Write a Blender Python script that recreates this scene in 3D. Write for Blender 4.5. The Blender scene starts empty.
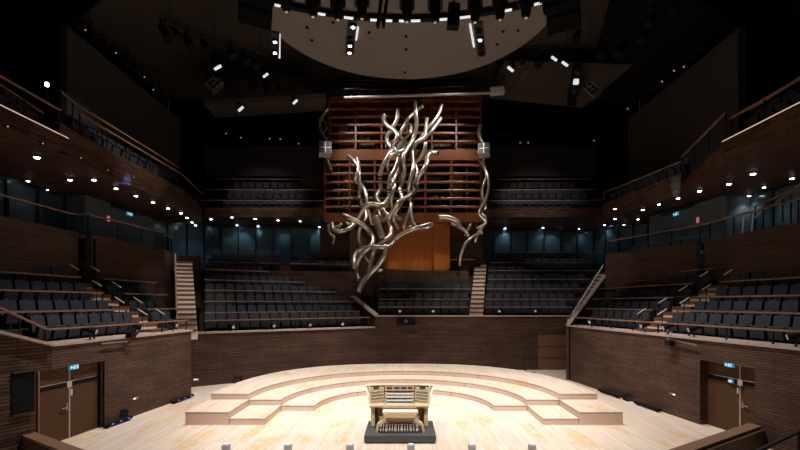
import bpy, math, random
from mathutils import Vector, Matrix
random.seed(7)
sc = bpy.context.scene
COL = sc.collection
PI = math.pi
F, CX, CY, H = 456.0, 404.0, 303.0, 4.3          # lens and eye level worked out from the stage risers
def at(px, py, Y): return Vector(((px-CX)*Y/F, Y, H-(py-CY)*Y/F))
def atz(px, py, z):
    Y = (z-H)*F/(CY-py); return at(px, py, Y)
def proj(p): return CX+F*p[0]/p[1], CY-F*(p[2]-H)/p[1]

# ------------------------------------------------------------------ mesh helper
class MB:
    def __init__(s): s.v=[]; s.f=[]; s.uv=[]; s.mi=[]
    def face(s, pts, uvs=None, m=0):
        b=len(s.v); s.v += [Vector(p) for p in pts]; s.f.append(list(range(b,b+len(pts))))
        s.uv.append(uvs or [(0,0)]*len(pts)); s.mi.append(m)
    def box(s, c, size, R=None, bev=0.0, taper=1.0):
        """size = full size; R = 3x3 rotation. taper scales the top."""
        c=Vector(c); hx,hy,hz=[q/2 for q in size]; R=R or Matrix.Identity(3)
        P=[]
        for z in (-hz,hz):
            k = taper if z>0 else 1
            for x,y in ((-hx,-hy),(hx,-hy),(hx,hy),(-hx,hy)): P.append(Vector((x*k,y*k,z)))
        for q in ((0,3,2,1),(4,5,6,7),(0,1,5,4),(1,2,6,5),(2,3,7,6),(3,0,4,7)):
            L=[P[i] for i in q]; n=(L[1]-L[0]).cross(L[2]-L[1])
            a=[abs(n.x),abs(n.y),abs(n.z)]; k=a.index(max(a))
            o=(c.x*.61+c.y*.37,c.z)
            uv=[((p.y+o[0],p.z+o[1]) if k==0 else (p.x+o[0],p.z+o[1]) if k==1 else (p.x+c.x,p.y+c.y)) for p in L]
            s.face([c+R@p for p in L], uv)
        return s
    def wallseg(s, a, b, z0, z1, th, side=1):
        """wall from a to b (2D), thick to the left*side of a->b"""
        a=Vector(a[:2]); b=Vector(b[:2]); d=(b-a); L=d.length; d/=L; n=Vector((-d.y,d.x))*side*th
        z0a,z0b=z0 if isinstance(z0,tuple) else (z0,z0); z1a,z1b=z1 if isinstance(z1,tuple) else (z1,z1)
        V=lambda p,z:Vector((p.x,p.y,z))
        q=[V(a,z0a),V(b,z0b),V(b,z1b),V(a,z1a)]; r=[V(a+n,z0a),V(b+n,z0b),V(b+n,z1b),V(a+n,z1a)]
        u0=a.x*.8+a.y*.6
        U=[(u0,z0a),(u0+L,z0b),(u0+L,z1b),(u0,z1a)]
        if side>0:
            s.face(q,U); s.face(r[::-1],U[::-1])
            s.face([q[3],q[2],r[2],r[3]],[(u0,0),(u0+L,0),(u0+L,th),(u0,th)]); s.face([q[1],q[0],r[0],r[1]],[(u0+L,.045),(u0,.045),(u0,.045+th),(u0+L,.045+th)])
            s.face([q[1],r[1],r[2],q[2]],[(0,z0b),(th,z0b),(th,z1b),(0,z1b)]); s.face([r[0],q[0],q[3],r[3]],[(0,z0a),(th,z0a),(th,z1a),(0,z1a)])
        else:
            s.face(q[::-1],U[::-1]); s.face(r,U)
            s.face([q[2],q[3],r[3],r[2]],[(u0+L,0),(u0,0),(u0,th),(u0+L,th)]); s.face([q[0],q[1],r[1],r[0]],[(u0,.045),(u0+L,.045),(u0+L,.045+th),(u0,.045+th)])
            s.face([r[1],q[1],q[2],r[2]],[(0,z0b),(th,z0b),(th,z1b),(0,z1b)]); s.face([q[0],r[0],r[3],q[3]],[(0,z0a),(th,z0a),(th,z1a),(0,z1a)])
        return s
    def prism(s, poly, z0, z1, top=True, bot=True, sides=True):
        n=len(poly); P=[Vector((p[0],p[1],0)) for p in poly]
        ar=sum(P[i].x*P[(i+1)%n].y-P[(i+1)%n].x*P[i].y for i in range(n))
        if ar<0: P=P[::-1]
        if top: s.face([p+Vector((0,0,z1)) for p in P],[(p.x,p.y) for p in P])
        if bot: s.face([p+Vector((0,0,z0)) for p in P[::-1]],[(p.x,p.y) for p in P[::-1]])
        u=0
        if sides:
            for i in range(n):
                a,b=P[i],P[(i+1)%n]; L=(b-a).length
                s.face([a+Vector((0,0,z0)),b+Vector((0,0,z0)),b+Vector((0,0,z1)),a+Vector((0,0,z1))],[(u,z0),(u+L,z0),(u+L,z1),(u,z1)]); u+=L
        return s
    def bar(s, p, q, w, h, up=(0,0,1)):
        p=Vector(p); q=Vector(q); d=q-p; L=d.length; y=d.normalized(); x=y.cross(Vector(up))
        if x.length<1e-4: x=y.cross(Vector((1,0,0)))
        x.normalize(); z=x.cross(y)
        R=Matrix((x,y,z)).transposed()
        return s.box((p+q)/2,(w,L,h),R)
    def tube(s, pts, r, seg=10, cap=True):
        pts=[Vector(p) for p in pts]; n=len(pts)
        rr=r if isinstance(r,(list,tuple)) else [r]*n
        T=[(pts[min(i+1,n-1)]-pts[max(i-1,0)]).normalized() for i in range(n)]
        a=Vector((0,0,1)) if abs(T[0].z)<.9 else Vector((1,0,0))
        N=(a-T[0]*a.dot(T[0])).normalized(); rings=[]; u=0
        for i in range(n):
            N=(N-T[i]*N.dot(T[i])).normalized(); B=T[i].cross(N)
            b=len(s.v); s.v += [pts[i]+(N*math.cos(2*PI*k/seg)+B*math.sin(2*PI*k/seg))*rr[i] for k in range(seg)]; rings.append(b)
        for i in range(n-1):
            L=(pts[i+1]-pts[i]).length
            for k in range(seg):
                k2=(k+1)%seg
                s.f.append([rings[i]+k,rings[i]+k2,rings[i+1]+k2,rings[i+1]+k]); s.mi.append(0)
                s.uv.append([(k/seg,u),((k+1)/seg,u),((k+1)/seg,u+L),(k/seg,u+L)])
            u+=L
        if cap:
            for i,fl in ((0,1),(n-1,0)):
                idx=[rings[i]+k for k in range(seg)]
                s.f.append(idx[::-1] if fl else idx); s.uv.append([(0,0)]*seg); s.mi.append(0)
        return s
    def cyl(s, p, q, r, seg=12, r2=None): return s.tube([p,q],[r,r if r2 is None else r2],seg)
    def lathe(s, prof, seg=16, o=(0,0,0), R=None):
        """profile (r,z) about z"""
        R=R or Matrix.Identity(3); o=Vector(o); rings=[]
        for r,z in prof:
            b=len(s.v); s.v += [o+R@Vector((r*math.cos(2*PI*k/seg),r*math.sin(2*PI*k/seg),z)) for k in range(seg)]; rings.append(b)
        for i in range(len(prof)-1):
            for k in range(seg):
                k2=(k+1)%seg; s.f.append([rings[i]+k,rings[i]+k2,rings[i+1]+k2,rings[i+1]+k]); s.uv.append([(0,0)]*4); s.mi.append(0)
        s.f.append([rings[0]+k for k in range(seg)][::-1]); s.uv.append([(0,0)]*seg); s.mi.append(0)
        s.f.append([rings[-1]+k for k in range(seg)]); s.uv.append([(0,0)]*seg); s.mi.append(0)
        return s
    def build(s, name, mat, parent=None, smooth=False, bevel=0, local=False):
        off=Vector((0,0,0))
        if parent is not None and not local:
            p=parent
            while p is not None: off+=p.location; p=p.parent
        me=bpy.data.meshes.new(name)
        me.from_pydata([v-off for v in s.v],[],s.f)
        uvl=me.uv_layers.new(name='UVMap'); i=0
        for u in s.uv:
            for q in u: uvl.data[i].uv=q; i+=1
        me.materials.append(M[mat])
        if smooth:
            for p in me.polygons: p.use_smooth=len(p.vertices)==4
        o=bpy.data.objects.new(name,me); COL.objects.link(o)
        if parent is not None: o.parent=parent
        if bevel:
            bm_=o.modifiers.new('bevel','BEVEL'); bm_.width=bevel; bm_.segments=2; bm_.limit_method='ANGLE'
            w=o.modifiers.new('weld','WELD'); w.merge_threshold=1e-4
            o.modifiers.move(1,0)
        return o
def tag(o, label=None, cat=None, group=None, kind=None):
    if label: o['label']=label
    if cat: o['category']=cat
    if group: o['group']=group
    if kind: o['kind']=kind
    return o
def thing(name, loc, label, cat, group=None):
    o=bpy.data.objects.new(name,None); COL.objects.link(o); o.location=loc; o.empty_display_size=.1
    return tag(o,label,cat,group)
def struct(mb, name, mat, **k): return tag(mb.build(name,mat,**k),kind='structure')
ORD=['first','second','third','fourth','fifth','sixth','seventh','eighth','ninth','tenth','eleventh','twelfth','thirteenth','fourteenth','fifteenth','sixteenth','seventeenth','eighteenth','nineteenth','twentieth','twenty-first','twenty-second','twenty-third','twenty-fourth','twenty-fifth']
def rz(a): return Matrix.Rotation(a,3,'Z')

# ------------------------------------------------------------------ materials
M={}
def mat(name, col, rough=.6, metal=0, emit=None, es=1, spec=.5):
    m=bpy.data.materials.new(name); m.use_nodes=True; b=m.node_tree.nodes['Principled BSDF']
    b.inputs['Base Color'].default_value=(*col,1); b.inputs['Roughness'].default_value=rough; b.inputs['Metallic'].default_value=metal
    b.inputs['Specular IOR Level'].default_value=spec
    if emit: b.inputs['Emission Color'].default_value=(*emit,1); b.inputs['Emission Strength'].default_value=es
    M[name]=m; return m
def nd(m,t,**k):
    n=m.node_tree.nodes.new(t)
    for a,b in k.items(): setattr(n,a,b)
    return n
def lk(m,a,b): m.node_tree.links.new(a,b)
def ramp(m, src, stops):
    r=nd(m,'ShaderNodeValToRGB'); e=r.color_ramp.elements
    while len(e)<len(stops): e.new(.5)
    for q,(p,c) in zip(e,stops): q.position=p; q.color=(*c,1)
    lk(m,src,r.inputs[0]); return r.outputs[0]
def noise(m, vec, scale, detail=2, rough=.5):
    n=nd(m,'ShaderNodeTexNoise'); n.inputs['Scale'].default_value=scale; n.inputs['Detail'].default_value=detail; n.inputs['Roughness'].default_value=rough
    lk(m,vec,n.inputs['Vector']); return n.outputs[0]
def mapping(m, src, scale, rot=(0,0,0)):
    n=nd(m,'ShaderNodeMapping'); n.inputs['Scale'].default_value=scale; n.inputs['Rotation'].default_value=rot; lk(m,src,n.inputs['Vector']); return n.outputs[0]
def mixc(m, fac, a, b, mode='MIX'):
    n=nd(m,'ShaderNodeMix',data_type='RGBA',blend_type=mode)
    for s,i in ((fac,0),(a,6),(b,7)):
        if hasattr(s,'is_output'): lk(m,s,n.inputs[i])
        else: n.inputs[i].default_value = s if i==0 else (*s,1)
    return n.outputs[2]
def slats(name, c1, c2, gap, row=.085, width=1.3, wob=.03, bump=.6):
    m=mat(name,c1,.62,spec=.25); b=m.node_tree.nodes['Principled BSDF']
    tc=nd(m,'ShaderNodeTexCoord').outputs['UV']
    nz=noise(m,mapping(m,tc,(.35,.9,1)),1.0,2)
    ad=nd(m,'ShaderNodeVectorMath',operation='MULTIPLY_ADD'); ad.inputs[1].default_value=(0,wob,0)
    lk(m,nz,ad.inputs[0]); lk(m,tc,ad.inputs[2])
    br=nd(m,'ShaderNodeTexBrick'); br.inputs['Scale'].default_value=1; br.inputs['Brick Width'].default_value=width; br.inputs['Row Height'].default_value=row
    br.inputs['Mortar Size'].default_value=.014; br.inputs['Mortar Smooth'].default_value=.4; br.inputs['Bias'].default_value=-.1
    br.offset=.37; br.inputs['Color1'].default_value=(*c1,1); br.inputs['Color2'].default_value=(*c2,1); br.inputs['Mortar'].default_value=(*gap,1)
    lk(m,ad.outputs[0],br.inputs['Vector'])
    big=noise(m,mapping(m,tc,(.5,1.2,1)),1.3,3)
    g=ramp(m,big,[(.3,(.72,.72,.72)),(.7,(1.2,1.2,1.2))])
    lk(m,mixc(m,1.0,br.outputs['Color'],g,'MULTIPLY'),b.inputs['Base Color'])
    bp=nd(m,'ShaderNodeBump'); bp.inputs['Strength'].default_value=bump; bp.inputs['Distance'].default_value=.03; bp.invert=True
    lk(m,br.outputs['Fac'],bp.inputs['Height']); lk(m,bp.outputs[0],b.inputs['Normal'])
    return m
slats('walnut_slats',(.118,.064,.041),(.075,.040,.026),(.022,.011,.007))
slats('walnut_slats_rough',(.135,.066,.037),(.045,.023,.014),(.014,.007,.005),row=.10,width=.7,wob=.05,bump=1)
def wood(name, c1, c2, scale=(1,14,1), rough=.5, spec=.35, ring=3):
    m=mat(name,c1,rough,spec=spec); b=m.node_tree.nodes['Principled BSDF']
    tc=nd(m,'ShaderNodeTexCoord').outputs['UV']
    n=noise(m,mapping(m,tc,scale),ring,4,.6)
    lk(m,ramp(m,n,[(.3,c2),(.7,c1)]),b.inputs['Base Color']); return m
wood('door_wood',(.115,.058,.029),(.06,.029,.015),(1.2,22,1),.65,.15)
wood('ledge_wood',(.50,.38,.33),(.38,.28,.235),(3,3,1),.6)
wood('rail_wood',(.30,.17,.105),(.20,.105,.06),(2,20,1),.4)
wood('door_wood_light',(.24,.135,.08),(.17,.09,.052),(1.2,14,1),.6,.2)
wood('organ_wood',(.22,.066,.020),(.14,.038,.011),(4,1.2,1),.35,.5)
wood('organ_bar',(.27,.085,.035),(.18,.05,.02),(1,12,1),.3,.6)
wood('organ_panel',(.42,.15,.04),(.30,.095,.022),(9,.7,1),.4,.4)
wood('pipe_wood',(.50,.32,.15),(.36,.21,.09),(9,.8,1),.5)
wood('console_wood',(.72,.54,.33),(.60,.43,.24),(2,12,1),.4,.4)
wood('console_white',(.74,.68,.58),(.68,.61,.51),(2,6,1),.35,.4)
wood('shaded_riser_wood',(.74,.55,.45),(.66,.475,.38),(1,24,1),.5,.3)  # same wood as the decks, pinkish side shading put into its colour
def floor_mat(name, rot=PI/2):
    m=mat(name,(.7,.55,.42),.42,spec=.35); b=m.node_tree.nodes['Principled BSDF']
    tc=nd(m,'ShaderNodeTexCoord').outputs['UV']; v=mapping(m,tc,(1,1,1),(0,0,rot))
    br=nd(m,'ShaderNodeTexBrick'); br.inputs['Scale'].default_value=1; br.inputs['Brick Width'].default_value=3.2; br.inputs['Row Height'].default_value=.14
    br.inputs['Mortar Size'].default_value=.004; br.offset=.41
    br.inputs['Color1'].default_value=(.77,.64,.535,1); br.inputs['Color2'].default_value=(.68,.55,.45,1); br.inputs['Mortar'].default_value=(.52,.39,.28,1)
    lk(m,v,br.inputs['Vector'])
    gr=ramp(m,noise(m,mapping(m,tc,(14,.6,1)),1.2,3),[(.3,(.86,.84,.82)),(.7,(1.06,1.05,1.04))])
    c=mixc(m,1.0,br.outputs['Color'],gr,'MULTIPLY')
    # worn varnish: amber blotches where players sit
    a=ramp(m,noise(m,mapping(m,tc,(1.3,.45,1),(0,0,.0)),1.0,2,.4),[(.55,(0,0,0)),(.64,(1,1,1))])
    a2=ramp(m,noise(m,mapping(m,tc,(5,1.6,1)),1.5,3,.6),[(.35,(0,0,0)),(.65,(1,1,1))])
    f=mixc(m,1.0,a,a2,'MULTIPLY'); f2=mixc(m,1.0,f,(.85,.85,.85),'MULTIPLY')
    lk(m,mixc(m,f2,c,(.64,.38,.12)),b.inputs['Base Color']); return m
floor_mat('stage_planks'); floor_mat('riser_planks')
mat('black',(.008,.008,.009),.75,spec=.12); mat('black_metal',(.02,.02,.022),.4,.4); mat('dark_grey',(.04,.04,.044),.5)
mat('podium',(.055,.056,.062),.55); mat('steel',(.45,.45,.46),.3,1); mat('grey_box',(.34,.34,.36),.4,.4)
mat('seat_cloth',(.041,.041,.050),.85,spec=.2); mat('seat_shell',(.030,.030,.037),.5); mat('seat_trim',(.10,.10,.115),.4)
mat('terrace',(.024,.019,.018),.8); mat('tread',(.16,.062,.030),.5); mat('tread_face',(.82,.69,.55),.55)
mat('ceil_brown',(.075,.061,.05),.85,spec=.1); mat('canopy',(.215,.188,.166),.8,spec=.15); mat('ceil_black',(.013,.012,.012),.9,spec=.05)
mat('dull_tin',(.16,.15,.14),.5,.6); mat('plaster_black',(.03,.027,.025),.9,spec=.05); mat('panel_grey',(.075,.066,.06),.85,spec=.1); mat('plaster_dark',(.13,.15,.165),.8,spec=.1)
mat('white_sheet',(.75,.75,.76),.5); mat('beam_white',(.62,.58,.55),.4)
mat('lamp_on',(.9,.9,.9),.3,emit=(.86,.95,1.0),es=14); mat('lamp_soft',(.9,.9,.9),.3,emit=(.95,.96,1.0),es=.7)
mat('lens_glow_warm',(.8,.6,.5),.3,emit=(1.0,.72,.52),es=.22); mat('led_strip',(.9,.7,.6),.3,emit=(1.0,.64,.46),es=.5)
mat('sign_cyan',(.02,.2,.3),.4,emit=(.01,.33,.55),es=.5); mat('sign_white',(.9,.9,.9),.4,emit=(.8,1,1),es=.5); mat('sign_red',(.4,.05,.05),.4,emit=(.8,.25,.22),es=.45)
mat('led_blue',(.1,.1,.6),.3,emit=(.15,.2,1),es=.7); mat('copper',(.55,.22,.10),.35,.7)
mat('grey_light',(.62,.60,.58),.4,.3); mat('key_white',(.75,.74,.70),.3); mat('lens',(.25,.2,.17),.08,.6)
mat('pipe_metal',(.66,.605,.515),.34,.82)
m=mat('glass_teal',(.055,.105,.13),.22,spec=.6)
m=mat('glass_black',(.01,.012,.014),.08,spec=.7)
# ------------------------------------------------------------------ camera
cam=bpy.data.cameras.new('camera'); co=bpy.data.objects.new('camera',cam); COL.objects.link(co)
co.location=(0,0,H); co.rotation_euler=(PI/2,0,0); cam.sensor_width=36; cam.lens=36*F/800
cam.shift_x=-4/800; cam.shift_y=78/800; cam.clip_end=200; sc.camera=co
# ================================================================== THE SETTING
dL=Vector((.1009,.9949)); nL=Vector((-.9949,.1009)); OL=Vector((-10.6,13.7))
dR=Vector((-.13,.9915)); nR=Vector((.9915,.13)); OR=Vector((10.77,13.7))
dC=Vector((.833,.553)); nC=Vector((-.553,.833)); OC=Vector((-10.9,23.3))
dU=Vector((.975,.223)); nU=Vector((-.223,.975)); OU=Vector((-13.6,30.3))
dB=Vector((1,0)); nB=Vector((0,1)); OB=Vector((-1.86,29.3))
def pt(O,d,n,t,s,z=None):
    p=O+d*t+n*s
    return Vector((p.x,p.y,z)) if z is not None else p
# stage floor
struct(MB().prism([(-14,5),(14,5),(14,31),(-14,31)],-.3,0),'floor','stage_planks')
# left stage wall with door recess
w=MB(); LT=lambda t,s=0: pt(OL,dL,nL,t,s)
w.wallseg(LT(2.13),LT(7.45),0,3.0,.4); w.wallseg(LT(0),LT(2.13),2.3,3.0,.4)
struct(w,'wall_left','walnut_slats')
w=MB(); e0=Vector((-10.6,13.7)); ed=Vector((-.347,-.938))
w.wallseg(e0+ed*5.5,e0+ed*.02,2.3,(4.9,3.0),.4); q0=Vector((-10.59,13.1))
w.wallseg(q0+ed*5,q0,0,2.3,.4); struct(w,'wall_left','walnut_slats_rough')
struct(MB().bar((*(e0+ed*5.5),4.94),(*e0,3.04),.36,.08),'trim_1','ledge_wood')
# right wall
w=MB(); RT=lambda t,s=0: pt(OR,dR,nR,t,s)
def r_at(Y): return RT((Y-13.7)/.9915)
def _t(px,off=0):
    d=Vector(((px-CX)/F,1.0)); k=(OR.dot(nR)+off)/d.dot(nR); return (d*k-OR).dot(dR)
dr0,dr1=_t(755),_t(700)-.28
w.wallseg(RT(-6),RT(dr0),0,3.0,.4,-1); w.wallseg(RT(dr0),RT(dr1+.28),2.3,3.0,.4,-1); w.wallseg(RT(dr1+.28),RT(11.75),0,3.0,.4,-1)
struct(w,'wall_right','walnut_slats')
w=MB().wallseg(LT(7.45),OC,0,2.8,.3); w.wallseg(OC,OB,0,(2.66,2.66),.4); struct(w,'wall_back','walnut_slats')
w=MB(); w.wallseg(OB,(8.6,29.3),0,3.42,.4); w.wallseg((8.6,29.3),(10.7,29.3),2.3,3.42,.4); w.wallseg((10.7,29.3),(11.6,29.3),0,3.42,.4)
struct(w,'wall_back','walnut_slats')
struct(MB().wallseg(RT(11.75),(11.0,29.3),0,3.0,.3,-1),'wall_right','walnut_slats')
# ledges
def ledge(O,d,n,t0,t1,z,nm,wd=.5,th=.08,ov=.06):
    m=MB(); a=pt(O,d,n,t0,-ov); b=pt(O,d,n,t1,-ov)
    m.wallseg(a,b,z-th,z,wd+ov,1 if n.dot(Vector((-d.y,d.x)))>0 else -1); return struct(m,nm,'ledge_wood')
ledge(OL,dL,nL,0,7.5,3.07,'trim_2',.82); ledge(OR,dR,nR,-6,11.8,3.07,'trim_3',.82)
ledge(OC,dC,nC,0,10.84,2.78,'trim_4',.75); ledge(OB,dB,nB,0,13.4,3.5,'trim_5')
# sloping parapet cap between the left-hand block and the middle block
w=MB(); p0=Vector((-1.86,29.3)); p1=Vector((-3.75,32.6)); w.wallseg(p0,p1,2.4,(3.45,4.72),.3,-1); struct(w,'wall_middle','walnut_slats')
struct(MB().bar((p0.x+.1,p0.y,3.5),(p1.x+.1,p1.y,4.77),.4,.07),'trim_6','ledge_wood')
# upper terrace wall, organ plinth and side walls of the second tier
struct(MB().wallseg(OU,pt(OU,dU,nU,10.8,0),2,6.55,.3),'wall_back','walnut_slats')
struct(MB().wallseg((-3.9,33.0),(-1.5,33.9),3,10.1,.3),'wall_back','walnut_slats')
struct(MB().wallseg((-6.3,34.2),(-3.4,34.2),5,10.1,.3),'wall_back','walnut_slats')
w=MB(); w.wallseg((-2.2,32.75),(.43,32.75),3.5,(6.85,6.62),.25); w.wallseg((.43,32.75),(4.65,32.75),3.5,6.62,.25); struct(w,'wall_middle','walnut_slats')
struct(MB().wallseg((3.3,34.6),(6.0,34.6),5,10.1,.3),'wall_back','walnut_slats')
def tier(x0,x1,nm,side,pts):
    w=MB()
    for a,b,z0,z1 in pts: w.wallseg(a,b,z0,z1,.3,side)
    struct(w,nm,'walnut_slats')
tier(0,0,'wall_left',1,[((-14.6,6),(-14.55,20.35),3,7.45),((-14.05,20.5),(-13.75,26.2),3,7.4),((-13.75,26.2),(-14.35,28.4),3,7.4),((-14.35,28.4),(-13.2,29.7),4,7.3)])
tier(0,0,'wall_right',-1,[((14.5,6),(14.5,22.0),3,7.3),((14.25,22.3),(12.45,28.2),3,7.3)])
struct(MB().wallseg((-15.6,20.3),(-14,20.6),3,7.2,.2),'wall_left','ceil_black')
# second tier floors
struct(MB().prism([(-19,4),(-14.7,4),(-14.7,20.4),(-14.1,20.6),(-14,29),(-20,30)],5.9,6.2),'floor','terrace')
struct(MB().prism([(19,4),(14.6,4),(14.6,22.1),(12.6,28.3),(20,31)],5.9,6.2),'floor','terrace')
struct(MB().prism([(-19,30.6),(-13.6,30.7),(-3.2,33.1),(-3.2,37),(-19,37)],5.8,6.4),'floor','terrace')
struct(MB().prism([(6,35.6),(14,35.4),(19,31),(19,38),(6,38)],6.6,7.2),'floor','terrace')
# glass foyer walls, plaster boxes
def glazed(nm,a,b,z0,z1,n,side):
    a=Vector(a);b=Vector(b)
    o=struct(MB().wallseg(a,b,z0,z1,.06,side),nm,'glass_teal')
    d=(b-a)/n; L=d.length; nn=Vector((-d.y,d.x)).normalized()*side*-.06
    for i in range(n+1):
        p=a+d*i+nn; MB().bar((p.x,p.y,z0),(p.x,p.y,z1),.09,.09,(1,0,0)).build('mullion','black_metal',o)
    for z in (z0+.12,z1-.1):
        p=a+nn; q=b+nn; MB().bar((p.x,p.y,z),(q.x,q.y,z),.06,.1).build('transom','black_metal',o)
glazed('window_1',(-17.6,8),(-17.6,23.6),6.2,9.9,9,1)
glazed('window_2',(-17.2,30.5),(-14.5,36),6.4,10.4,4,1)
glazed('window_3',(-14.5,36),(-4.8,36.6),6.4,10.4,7,1)
glazed('window_4',(4.6,37.2),(15.5,37.2),7.2,10.3,8,1)
glazed('window_5',(15.5,37.2),(17.3,30.2),7.2,10.3,5,1)
glazed('window_6',(17.6,8),(17.6,23.4),6.2,9.8,9,-1)
struct(MB().prism([(-16.5,23.6),(-16.5,30),(-19.5,30),(-19.5,23.6)],6.2,9.9),'wall_left','plaster_dark')
struct(MB().prism([(16.4,23.2),(15.6,29.0),(19.5,29.4),(19.5,23.2)],6.2,9.8),'wall_right','plaster_dark')
# balconies: slabs with slatted fascia and soffit
def balcony(nm,front,back,z0,z1,side):
    m=MB()
    for a,b in zip(front[:-1],front[1:]): m.wallseg(a,b,z0,z1,.25,side)
    struct(m,nm,'walnut_slats_rough')
    bc=sum((Vector(p) for p in back),Vector((0,0)))/len(back); dv=(bc-sum((Vector(p) for p in front),Vector((0,0)))/len(front)).normalized()*.05
    poly=[Vector(p)+dv for p in front]+[Vector(p) for p in list(back)[::-1]]
    struct(MB().prism(poly,z0+.02,z0+.3),'ceiling','walnut_slats_rough')
balcony('wall_left',[(-12.5,6),(-12.5,16.95),(-12.8,17.0)],[(-20,6),(-20,17.0)],9.86,10.35,1)
balcony('wall_left',[(-12.85,17.02),(-13,18.1),(-13.1,27),(-14.2,32.0)],[(-20,17.02),(-20,32)],9.92,11.05,1)
balcony('wall_back',[(-15.9,32.4),(-5.75,32.5)],[(-20,38.6),(-5.75,38.6)],10.42,11.1,1)
balcony('wall_back',[(5.75,32.5),(14.2,32.5)],[(5.75,38.6),(20,38.6)],10.42,11.05,1)
balcony('wall_right',[(12.1,6),(12.1,17.3),(14.0,23.0)],[(20,6),(20,23)],9.7,10.35,-1)
balcony('wall_right',[(14.0,23.02),(13.1,30.2),(14.0,32.2)],[(20,23.02),(20,32.2)],9.82,10.85,-1)
# hall side panels, rear wall, ceilings
struct(MB().wallseg((-17,23),(-17.2,35),10.9,(18.3,18.4),.4),'wall_left','panel_grey')
struct(MB().wallseg((17,23.2),(17.2,35),10.9,(18.3,18.4),.4,-1),'wall_right','panel_grey')
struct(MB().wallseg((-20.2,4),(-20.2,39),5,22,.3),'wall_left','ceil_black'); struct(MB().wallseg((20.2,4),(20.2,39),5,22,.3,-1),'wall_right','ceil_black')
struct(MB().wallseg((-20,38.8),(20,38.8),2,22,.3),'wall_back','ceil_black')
struct(MB().prism([(-20.2,-2),(20.2,-2),(20.2,39),(-20.2,39)],21.6,22),'ceiling','ceil_brown')
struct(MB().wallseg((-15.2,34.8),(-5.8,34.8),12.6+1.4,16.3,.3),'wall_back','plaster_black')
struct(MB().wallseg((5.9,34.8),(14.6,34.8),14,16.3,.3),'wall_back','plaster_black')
def slab(nm,pts,th,mt):
    P=[Vector(p) for p in pts]; n=(P[1]-P[0]).cross(P[2]-P[0]).normalized()
    if n.z>0: P=P[::-1]; n=-n
    m=MB(); m.face(P); m.face([p-n*th for p in P][::-1]); k=len(P)
    for i in range(k): a,b=P[i],P[(i+1)%k]; m.face([b,a,a-n*th,b-n*th])
    return struct(m,nm,mt)
slab('ceiling',[at(216,118,33),at(326,111,33),at(326,98,30),at(204,105,30)],.3,'ceil_brown')
slab('ceiling',[at(505,61,30),at(634,64,30),at(582,108,33),at(488,98,34)],.3,'ceil_brown')
slab('ceiling',[at(72,25,26),at(190,85,36),at(250,60,36),at(150,-40,22)],.3,'ceil_brown')
slab('ceiling',[at(612,110,36),at(735,25,26),at(640,-40,22),at(560,40,34)],.3,'ceil_black')
slab('ceiling',[at(541,62,33),at(603,63,33),at(612,20,30),at(541,20,30)],.3,'panel_grey')
# round sound reflector above the stage
YC,RC,ZC=19.8,6.68,17.3
m=MB(); ring=[(.13+RC*math.cos(a*PI/48),YC+RC*math.sin(a*PI/48)) for a in range(96)]
m.prism(ring,ZC,ZC+.35)
canopy=thing('sound_reflector',(.13,YC,ZC),'huge round pale brown sound reflector hung above the stage','sound reflector')
m.build('disc','canopy',canopy)
for i,(px,py) in enumerate([(406,36),(406,49),(405,72),(312,40),(307,27),(503,31),(497,44),(518,30),(369,32),(333,22)]):
    p=atz(px,py,ZC); MB().cyl((p.x,p.y,ZC-.06),(p.x,p.y,ZC+.1),.07,8).build('sprinkler','black',canopy)
for x,y in ((-4,16),(4,16),(-4,23.6),(4,23.6)): MB().cyl((x,y,ZC+.3),(x,y,21.7),.02,6).build('cable','black_metal',canopy)

def onplane(O,n,px,py,off=0):
    d=Vector(((px-CX)/F,1.0)); k=(O.dot(n)+off)/d.dot(n); return at(px,py,k)
def tpx(O,d,n,px,off=0): return (onplane(O,n,px,303,off).xy-O).dot(d)
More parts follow.
